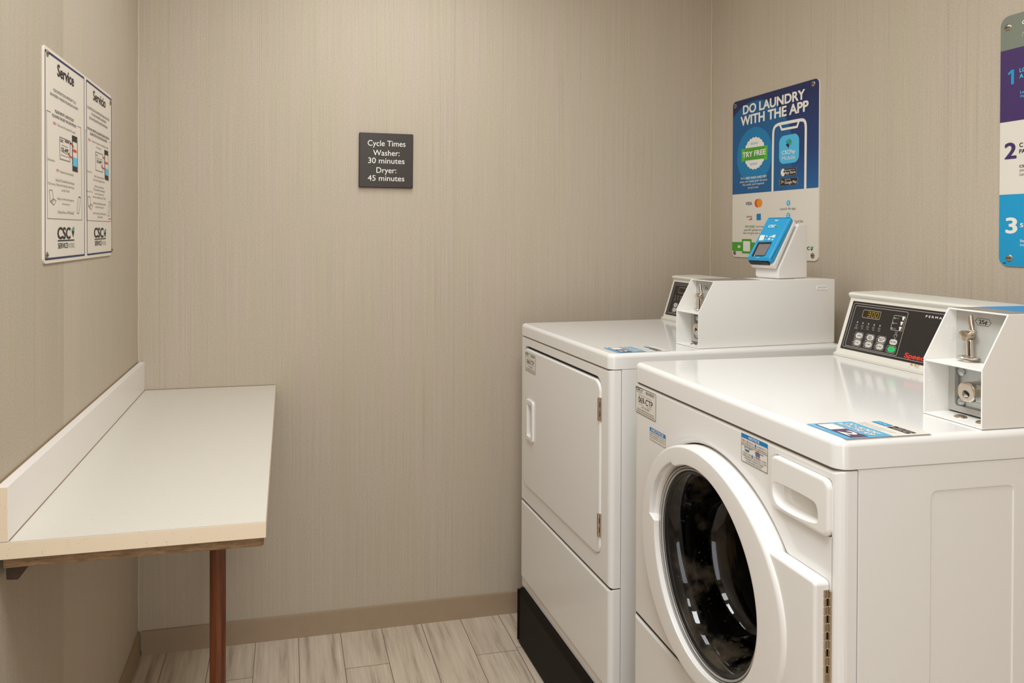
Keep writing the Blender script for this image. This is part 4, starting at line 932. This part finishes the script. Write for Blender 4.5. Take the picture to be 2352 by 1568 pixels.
# piano hinge
mb = MB(); z0, z1 = 0.6690, 0.9045
rbox(mb, TWF, 0.6560, 0.6692, z0, z1, 0.0, 0.0032, BRUSHED, 0.0006, 1); pitch = 0.01305; k = 0
while z1 - (k + 1) * pitch > z0 - 0.002:
    top = z1 - k * pitch
    lathe(mb, TWF @ Matrix.Translation((0.6585, top - pitch + 0.0003, 0.0070)) @ Matrix.Rotation(-pi / 2, 4, 'X'), [(0.0001, 0), (0.0052, 0), (0.0056, 0.0004), (0.0056, pitch - 0.001), (0.0052, pitch - 0.0006), (0.0001, pitch - 0.0006)], NICKEL, 20)
    if k % 2: mb.add([(0.6620, top - pitch + .001, 0.0036), (0.6645, top - pitch + .001, 0.0036), (0.6645, top - .001, 0.0036), (0.6620, top - .001, 0.0036)], [[0, 1, 2, 3]], BLACK, TWF)
    k += 1
mb.build('hinge', root_w, wn=False)
# stickers on the front
ID_W = id_label(root_w, lift(TWF, 0.0003), 0.0088, 0.1101, 1.0200, 1.0833, '069-CTP')
S3 = Pick(lift(TWF, 0.0006), 6.03, 1440, 840); T3 = S3.T
mb = MB(); a, b = S3(318, 847), S3(535, 1132); x0, x1, y1, y0 = a.x, S3(535, 1000).x, (a.y + S3(535, 955).y) / 2, (b.y + S3(316, 1018).y) / 2; yh = (S3(318, 900).y + S3(535, 1008).y) / 2
fill(mb, T3, [rrect2(x0, x1, y0, y1, .0005, 1)], 0, STICKW); outline(mb, T3, rrect2(x0 + .0003, x1 - .0003, y0 + .0003, y1 - .0003, .0004, 1), 0.0007, 0.0002, INKGREY); fill(mb, T3, [rrect2(x0, x1, yh, y1, .0005, 1)], 0.0003, NOTICEB)
w = x1 - x0; text(mb, T3, 'NOTICE', x0 + w * .12, x1 - w * .12, yh + (y1 - yh) * .2, (y1 - yh) * .6, WHITEINK, 0.0005, .04)
for i, s in enumerate(('DOOR LOCK LIGHT must go out', 'before attempting to open door.', 'To open, pull door or then pull out.')): text(mb, T3, s, x0 + w * .04, x1 - w * .05, yh - (yh - y0) * (.24 + .24 * i), (yh - y0) * .125, INK, 0.0005)
mb.build('notice_sticker', root_w, smooth=False)
mb = MB(); x0, x1 = (S3(1590, 920).x + S3(1580, 1305).x) / 2, (S3(1953, 1088).x + S3(1945, 1493).x) / 2; y1 = (S3(1590, 920).y + S3(1953, 1088).y) / 2; y0 = (S3(1580, 1305).y + S3(1945, 1493).y) / 2; yh = (S3(1590, 982).y + S3(1953, 1145).y) / 2; w = x1 - x0; h = yh - y0
fill(mb, T3, [rrect2(x0, x1, y0, y1, .0005, 1)], 0, STICKW); outline(mb, T3, rrect2(x0 + .0004, x1 - .0004, y0 + .0004, y1 - .0004, .0004, 1), 0.0008, 0.0002, INK); fill(mb, T3, [rrect2(x0, x1, yh, y1, .0005, 1)], 0.0003, NOTICEB)
X = lambda t: x0 + w * t; Y = lambda t: y0 + h * t; z = 0.0005
text(mb, T3, 'NOTICE', X(.30), X(.70), yh + (y1 - yh) * .22, (y1 - yh) * .56, WHITEINK, z, .03)
text(mb, T3, 'H', X(.05), X(.10), Y(.86), h * .085, RED, z, .04); text(mb, T3, 'IGH', X(.11), X(.20), Y(.86), h * .06, INK, z); text(mb, T3, 'E', X(.23), X(.27), Y(.86), h * .085, RED, z, .04); text(mb, T3, 'FFICIENCY', X(.28), X(.50), Y(.86), h * .06, INK, z); fill(mb, T3, [circ2(X(.555), Y(.885), h * .055, 20)], z, NOTICEB); text(mb, T3, 'DETERGENT IS', X(.62), X(.94), Y(.86), h * .06, INK, z)
text(mb, T3, 'RECOMMENDED FOR BEST PERFORMANCE', X(.04), X(.97), Y(.755), h * .062, INK, z); line(mb, T3, [(x0, Y(.71)), (x1, Y(.71))], 0.0007, z, INK)
fill(mb, T3, [ccw([Vector((X(.18), Y(.50))), Vector((X(.30), Y(.50))), Vector((X(.32), Y(.57))), Vector((X(.16), Y(.57)))])], z, NOTICEB); line(mb, T3, [(X(.13), Y(.655)), (X(.16), Y(.50)), (X(.30), Y(.50)), (X(.33), Y(.655))], 0.0007, z, INK); line(mb, T3, [(X(.13), Y(.655)), (X(.45), Y(.655))], 0.0009, z, INK)
fill(mb, T3, [ccw([Vector((X(.58), Y(.48))), Vector((X(.70), Y(.48))), Vector((X(.73), Y(.63))), Vector((X(.55), Y(.63)))])], z, NOTICEB); line(mb, T3, [(X(.55), Y(.63)), (X(.86), Y(.63))], 0.0009, z + .0001, INK); outline(mb, T3, circ2(X(.64), Y(.555), h * .13, 28), 0.0009, z + .0002, RED); line(mb, T3, [(X(.55), Y(.62)), (X(.73), Y(.49))], 0.0009, z + .0002, RED)
text(mb, T3, 'IF USING NON', X(.06), X(.38), Y(.365), h * .062, INK, z); fill(mb, T3, [circ2(X(.435), Y(.39), h * .055, 20)], z, NOTICEB); text(mb, T3, 'DETERGENT, AVOID', X(.50), X(.95), Y(.365), h * .062, INK, z)
for i, (s, a, b) in enumerate((('OVERSUDSING BY USING ONLY 1/3 THE', .06, .95), ('DETERGENT MANUFACTURERS', .14, .86), ('RECOMMENDED AMOUNT.', .20, .80))): text(mb, T3, s, X(a), X(b), Y(.265 - .1 * i), h * .062, INK, z)
mb.build('notice_sticker', root_w, smooth=False)
con_w = console(root_w, MW, ZW1, TWC, True)
top_sticker(root_w, MW, ZW1, 0, 0)

# ------------------------------------------------------------------ coin boxes on the lids (local origin: near front bottom corner, x = depth, +y = away)
def boxframe(M, xd): return M @ frame((xd, 0.111, 0), (0, -1, 0), (0, 0, 1))
MBW = MW @ Matrix.Translation((0.2645, -0.677, ZW1 + 0.0006))
MBD = MD @ Matrix.Translation((0.2769, -0.6594, ZD1 + 0.0006)) @ Matrix.Rotation(0.0349, 4, 'Z')
def coin_box(M, label, hb, ht, tx, L, paper, reader=False):
    W_ = 0.111 if M is MBW else 0.105; t = 0.0026
    M2 = M @ Matrix.Diagonal((1, W_ / 0.111, 1, 1)) if M is not MBW else M; W_ = 0.111
    R = thing('coin_box', label, 'coin box', M, 'steel coin boxes bolted on the machine lids')
    prof = [(0, 0), (L, 0), (L, ht), (tx, ht), (0, hb)]
    mb = MB()
    for y0, y1 in ((0, t), (W_ - t, W_)): prism(mb, M2, prof, y0, y1, ENAMEL_BOX, 0.0009, 2)
    rbox(mb, M2, tx, L, 0.0004, W_ - 0.0004, ht - t, ht, ENAMEL_BOX, 0.0009, 2); rbox(mb, M2, 0.0006, L, 0.0004, W_ - 0.0004, 0, t, ENAMEL_BOX, 0.0009, 2); rbox(mb, M2, L - t, L - 0.0002, 0.0004, W_ - 0.0004, 0.001, ht - 0.001, ENAMEL_BOX, 0.0006, 1)
    for y in (0.0, W_ - t):   # small weld dimples on the side plates
        for xx, zz in ((0.10, 0.06), (0.12, 0.15), (0.33, 0.02), (0.44, 0.15), (0.44, 0.10), (0.44, 0.05)) if y == 0 else ((0.035, 0.118), (0.055, 0.128), (0.047, 0.15), (0.012, 0.083), (0.045, 0.083), (0.012, 0.056), (0.045, 0.056), (0.012, 0.03), (0.045, 0.03), (0.10, 0.06), (0.33, 0.02)):
            sgn = -1 if y == 0 else 1
            TT = M2 @ Matrix.Translation((xx, 0 if y == 0 else W_ - t, zz)) @ Matrix.Rotation(pi / 2, 4, 'X')
            lathe(mb, TT, [(0.0024, 0.0), (0.0018, 0.0002), (0.0001, 0.00035)], ENAMEL_BOX, 10)
    line_ = frame((0, 0, 0), (1, 0, 0), (0, 0, 1))
    # pressed finger slot high on the near side
    TN = M2 @ frame((0, 0, 0), (1, 0, 0), (0, 0, 1)); lp = rrect2(L - 0.064, L - 0.026, ht - 0.030, ht - 0.021, 0.0044)
    wallsteps(mb, lift(TN, 0.0001), offset2(lp, 0.003), [(0.0015, -0.0006), (0.0030, -0.0016), (0.0042, -0.0010), (0.0052, 0.0000)], ENAMEL_BOX, True, ENAMEL_BOX, 0)
    mb.build('housing', R)
    mb = MB(); rbox(mb, M2, 0.0016, 0.072, t, W_ - t, hb - 0.0052, hb - 0.0026, ENAMEL_BOX, 0.0007, 1); mb.build('shelf', R)
    mb = MB(); BF = boxframe(M2, 0.0655); plate(mb, BF, rrect2(t, W_ - t, hb - 0.002, ht - t, 0.0005, 1), [(0, 0.003)], GREYPLATE); mb.build('face_plate', R, smooth=False)
    P7 = Pick(boxframe(MBW, 0.0653), 10.45, 2180, 700)
    mb = MB(); T = lift(BF, 0.0002); hx = [P7(*q) for q in ((625, 380), (690, 312), (950, 350), (1012, 440), (940, 520), (690, 480))]
    c = sum(hx, Vector((0, 0))) / 6; line(mb, T, hx, 0.0006, 0.0001, INK, True)
    text(mb, T, '25\u00a2', c.x - 0.0075, c.x + 0.0075, c.y - 0.0034, 0.0066, INK, 0.0002, .02, 0, 5); mb.build('price_mark', R, smooth=False)
    # coin handle: bent lever, round pivot, stem and coin loop
    P7 = Pick(boxframe(MBW, 0.054), 10.45, 2180, 700); T = boxframe(M2, 0.054); mb = MB()
    a, b, c, d = P7(528, 250), P7(560, 590), P7(600, 655), P7(560, 700)
    pts = [Vector((*(a + (a - b) * .06), 0.002)), Vector((*(a + (a - b) * .03), 0.002)), Vector((*a, 0.002)), Vector((*(a * .5 + b * .5), 0.002)), Vector((*b, 0.001)), Vector((*(b * .3 + c * .7), 0.000)), Vector((*c, -0.001))]
    tube(mb, pts, [0.0014, 0.0034, 0.0042, 0.0045, 0.0046, 0.0040, 0.0030], NICKEL, T, 14)
    p = P7(405, 735); Tp = T @ Matrix.Translation((p.x, p.y, -0.012))
    tube(mb, [Vector((*c, -0.001)), Vector((*(c * .5 + p * .5), -0.003)), Vector((*p, -0.002))], 0.0042, NICKEL, T, 12)
    lathe(mb, Tp, [(0.0085, 0), (0.0088, 0.010), (0.0088, 0.018), (0.0082, 0.0195), (0.0001, 0.020)], NICKEL, 28)
    s0, s1 = P7(470, 830), P7(482, 1225)
    tube(mb, [Vector((*s0, -0.002)), Vector((*s1, -0.002))], 0.0058, NICKEL, T, 16)
    prv = P7(520, 980); mb.add([(prv.x - 0.0004, P7(500, 870).y, 0.0042), (prv.x + 0.0022, P7(500, 870).y, 0.0035), (prv.x + 0.0022, P7(500, 1220).y, 0.0035), (prv.x - 0.0004, P7(500, 1220).y, 0.0042)], [[0, 1, 2, 3]], BLACK, T)
    r0 = P7(450, 1255); TR = T @ Matrix.Translation((r0.x, r0.y, -0.001)) @ Matrix.Rotation(pi / 2, 4, 'X')
    lathe(mb, TR, [(0.0100, -0.0010), (0.0155, -0.0014), (0.0168, 0), (0.0155, 0.0014), (0.0100, 0.0010), (0.0092, 0), (0.0100, -0.0010)], NICKEL, 32)
    r1 = P7(560, 1290); rbox(mb, T, r1.x - 0.006, r1.x + 0.005, r1.y - 0.0025, r1.y + 0.0025, -0.008, 0.006, NICKEL, 0.002, 2)
    mb.build('coin_handle', R, wn=False)
    # lower pocket: grey flange frame, zinc vault plate, lock
    mb = MB(); BF = boxframe(M2, 0.050); plate(mb, BF, rrect2(t, W_ - t, 0.0055, hb - 0.0055, 0.001, 2), [(0, 0.002)], GREYPLATE, [(rrect2(0.0150, W_ - 0.004, 0.0155, hb - 0.0065, 0.004), [(0, 0.008)])]); mb.build('vault_flange', R)
    mb = MB(); BV = boxframe(M2, 0.057); plate(mb, BV, rrect2(0.012, W_ - t, 0.012, hb - 0.0056, 0.003), [(0, 0.002)], STEEL); mb.build('vault_plate', R)
    P8 = Pick(boxframe(MBW, 0.030), 9.8, 2170, 830); mb = MB(); T = boxframe(M2, 0.030)
    lx0, lx1 = P8(275, 650).x, P8(670, 700).x; ly0, ly1 = P8(470, 915).y, P8(430, 455).y
    body = rrect2(lx0, lx1, ly0, ly1, 0.0145, 10); core = offset2(body, -0.003)
    kc = P8(475, 735)
    plate(mb, T, core, [(0.0015, 0.0004), (0.0026, 0.0014), (0.0030, 0.0030), (0.0030, 0.027)], NICKEL, [(circ2(kc.x, kc.y, 0.0068, 24), [(0, 0.004)], STEEL)])
    rbox(mb, T, lx0 + 0.008, lx1 + 0.022, ly0 + 0.001, ly1 - 0.002, -0.027, -0.008, STEEL, 0.004, 3)
    mb.build('lock_body', R, ang=35)
    mb = MB(); rbox(mb, T @ Matrix.Translation((kc.x, kc.y, -0.0030)) @ Matrix.Rotation(-0.55, 4, 'Z'), -0.0062, 0.0062, -0.0014, 0.0014, 0, 0.001, BLACK); mb.build('keyhole', R, smooth=False)
    P9 = Pick(boxframe(MBW, 0.055), 9.8, 2170, 830)
    for q in ((350, 225), (350, 910)):
        p = P9(*q); mb = MB(); lathe(mb, boxframe(M2, 0.057) @ Matrix.Translation((p.x, p.y, 0)), [(0.0082, 0), (0.0080, 0.0022), (0.0065, 0.0040), (0.0035, 0.0050), (0.0001, 0.0053)], STEEL, 24); mb.build('bolt', R, wn=False)
    for xx, yy in ((0.030, 0.066), (0.030, 0.026)):
        mb = MB(); lathe(mb, M2 @ Matrix.Translation((xx, yy, t)), [(0.0098, 0), (0.0092, 0.0016), (0.0070, 0.0032), (0.0035, 0.0041), (0.0001, 0.0043)], BRUSHED, 24); mb.build('bolt', R, wn=False)
    if paper:
        mb = MB(); rbox(mb, M2, tx + 0.004, tx + 0.052, 0.004, W_ - 0.004, ht, ht + 0.0006, PAPERG); mb.build('worn_sticker', R, smooth=False); mb = MB(); rbox(mb, M2, tx + 0.052, tx + 0.21, 0.004, W_ - 0.004, ht, ht + 0.0006, PAPERB); mb.build('worn_sticker', R, smooth=False)
    else:
        mb = MB(); rbox(mb, M2, tx + 0.004, tx + 0.17, 0.02, W_ - 0.006, ht, ht + 0.0006, PAPERG); mb.build('worn_sticker', R, smooth=False); mb = MB(); rbox(mb, M2, L - 0.10, L - 0.02, 0.03, W_ - 0.01, ht, ht + 0.0008, SIGNW2); mb.build('worn_sticker', R, smooth=False)
    return R
coin_box(MBW, 'white steel coin box on the washer, nearest the right edge, with blue sticker on top', 0.0968, 0.1832, 0.0500, 0.46, True)
coin_box(MBD, 'white steel coin box on the back dryer, carrying the blue card reader', 0.0993, 0.1862, 0.0494, 0.4638, False)

# ------------------------------------------------------------------ card reader on the dryer's coin box
ZB = ZD1 + 0.1862 + 0.0018
MR = MD @ Matrix.Translation((0.5676, -0.6186, ZB)) @ Matrix.Rotation(0.20, 4, 'Z')
root = thing('card_reader', 'blue card reader tilted on a white stand atop the dryer coin box', 'card reader', MR)
RWD = 0.083
mb = MB(); prism(mb, MR, [(0.002, 0), (0.1225, 0), (0.121, 0.156), (0.116, 0.1610), (0.084, 0.1610), (0.0, 0.0270), (-0.001, 0.010)], 0, RWD, PLASTIC, 0.004, 3); mb.build('stand', root)
t_ = Vector((0.0867, 0, 0.1208)).normalized()
mb = MB(); prism(mb, MR, [(-0.0105, 0.0285), (0.0705, 0.1625), (0.0640, 0.1705), (-0.0225, 0.0400)], -0.001, RWD + 0.001, PLASTIC, 0.003, 3); mb.build('back_shell', root)
mb = MB(); bm = bmesh.new(); poly = [(-0.0190, 0.0450), (0.0635, 0.1710), (0.0560, 0.1790), (0.0495, 0.1800), (-0.0370, 0.0586), (-0.0365, 0.0560)]
prism(mb, MR, poly, 0.0, RWD, READERB, 0.006, 4); mb.build('blue_cover', root)
mb = MB(); prism(mb, MR, [(-0.0345, 0.0570), (-0.0200, 0.0440), (-0.0215, 0.0385), (-0.0310, 0.0470)], 0.012, RWD - 0.003, RUBBER, 0.0015, 2); mb.build('card_slot', root)
TFACE = MR @ frame((-0.0370, RWD, 0.0586), (0, -1, 0), t_); TFACE = lift(TFACE, 0.0003)
FP = Pick(TFACE, 9.8, 1700, 490)
mb = MB(); sc = [FP(*q) for q in ((408, 652), (716, 640), (690, 700), (560, 945), (520, 966), (256, 966))]
polyf(mb, TFACE, sc, 0.0006, BLACK); c = sum(sc, Vector((0, 0))) / 6
polyf(mb, TFACE, [FP(*q) for q in ((432, 695), (690, 690), (655, 760), (548, 946), (312, 946))], 0.0009, SCREEN); mb.build('screen', root, smooth=False)
mb = MB()
textp(mb, FP, 'CSC', (628, 318), (785, 310), (645, 264), WHITEINK, z=.0005, bold=.05, shear=.1); logo_mark(mb, FP, ((TEAL, ((790, 285), (835, 252), (820, 300))), (GREENL, ((835, 262), (872, 258), (830, 322), (818, 308))), (NAVY, ((790, 288), (818, 304), (800, 324)))))
mb.build('lettering', root, smooth=False); mb = MB(); polyf(mb, TFACE, [FP(*q) for q in ((462, 490), (566, 488), (522, 606), (418, 608))], 0.0004, WHITEINK)
for q in (((665, 510), (735, 505), (725, 530), (655, 534)), ((738, 484), (805, 482), (780, 545), (718, 547)), ((632, 555), (690, 552), (672, 595), (620, 598)), ((712, 580), (755, 572), (744, 600), (700, 602)), ((550, 580), (608, 578), (604, 586), (546, 588)), ((590, 500), (625, 499), (618, 525), (582, 526)), ((350, 985), (440, 982), (432, 1006), (345, 1010))): polyf(mb, TFACE, [FP(*p) for p in q], 0.0004, mat('ink_pale_blue', (206, 228, 236), 0.5))
mb.build('printed_icon_row', root, smooth=False); mb = MB(); polyf(mb, TFACE, [FP(778, 148), FP(866, 140), FP(842, 172), FP(795, 174)], 0.0004, WHITEINK); polyf(mb, TFACE, [FP(788, 152), FP(852, 146), FP(836, 166), FP(800, 168)], 0.0006, SKY); p = FP(816, 156); polyf(mb, TFACE, circ2(p.x, p.y, .0012, 10), 0.0008, WHITEINK)
mb.build('printed_icon', root, smooth=False); mb = MB(); p = FP(330, 958); polyf(mb, TFACE, circ2(p.x, p.y, 0.0012, 12), 0.0010, mat('led_yellow', (240, 230, 150), .4, emit=1.0))
mb.build('indicator_light', root, smooth=False)

# ------------------------------------------------------------------ light and camera
def area(name, x, y, z, sx, sy, power, col, rot=(0, 0, 0)):
    l = bpy.data.lights.new(name, 'AREA'); l.shape = 'RECTANGLE'; l.size = sx; l.size_y = sy; l.energy = power; l.color = col
    o = bpy.data.objects.new(name, l); o.location = (x, y, z); o.rotation_euler = rot; COL.objects.link(o); return o
area('ceiling_light', 0.86, -0.70, RH - 0.02, 0.60, 0.60, 8.6, LIGHTC)
area('ceiling_light', 0.80, -1.90, RH - 0.02, 0.60, 0.60, 21.5, LIGHTC)
area('ceiling_light', 0.35, -2.70, RH - 0.02, 0.50, 0.50, 8.0, LIGHTC)
area('rear_fill', 0.45, RY + 0.02, 1.35, 0.75, 1.7, 13.2, (0.93, 1.0, 1.07), (pi / 2, 0, 0))  # added cool fill on the unseen wall behind the camera, no opening built
w = bpy.data.worlds.new('world'); scene.world = w; w.use_nodes = True; w.node_tree.nodes['Background'].inputs[0].default_value = (0.5, 0.5, 0.5, 1); w.node_tree.nodes['Background'].inputs[1].default_value = 0.0
cam = bpy.data.cameras.new('camera'); co = bpy.data.objects.new('camera', cam); COL.objects.link(co)
R3 = Matrix((RIGHT, -DOWN, -FWD)).transposed().to_4x4(); R3.translation = CAM; co.matrix_world = R3
cam.sensor_fit = 'HORIZONTAL'; cam.sensor_width = 36; cam.lens = F / 2352 * 36; cam.shift_x = (1176 - PX) / 2352; cam.shift_y = (PY - 784) / 2352
cam.clip_start = 0.05; cam.clip_end = 50
scene.camera = co
vs = scene.view_settings; vs.view_transform = 'Standard'; vs.look = 'None'; vs.exposure = 0.07; vs.gamma = 1.0; vs.use_curve_mapping = False
scene.cycles.use_denoising = True; scene.cycles.max_bounces = 10; scene.cycles.diffuse_bounces = 6; scene.cycles.transparent_max_bounces = 16
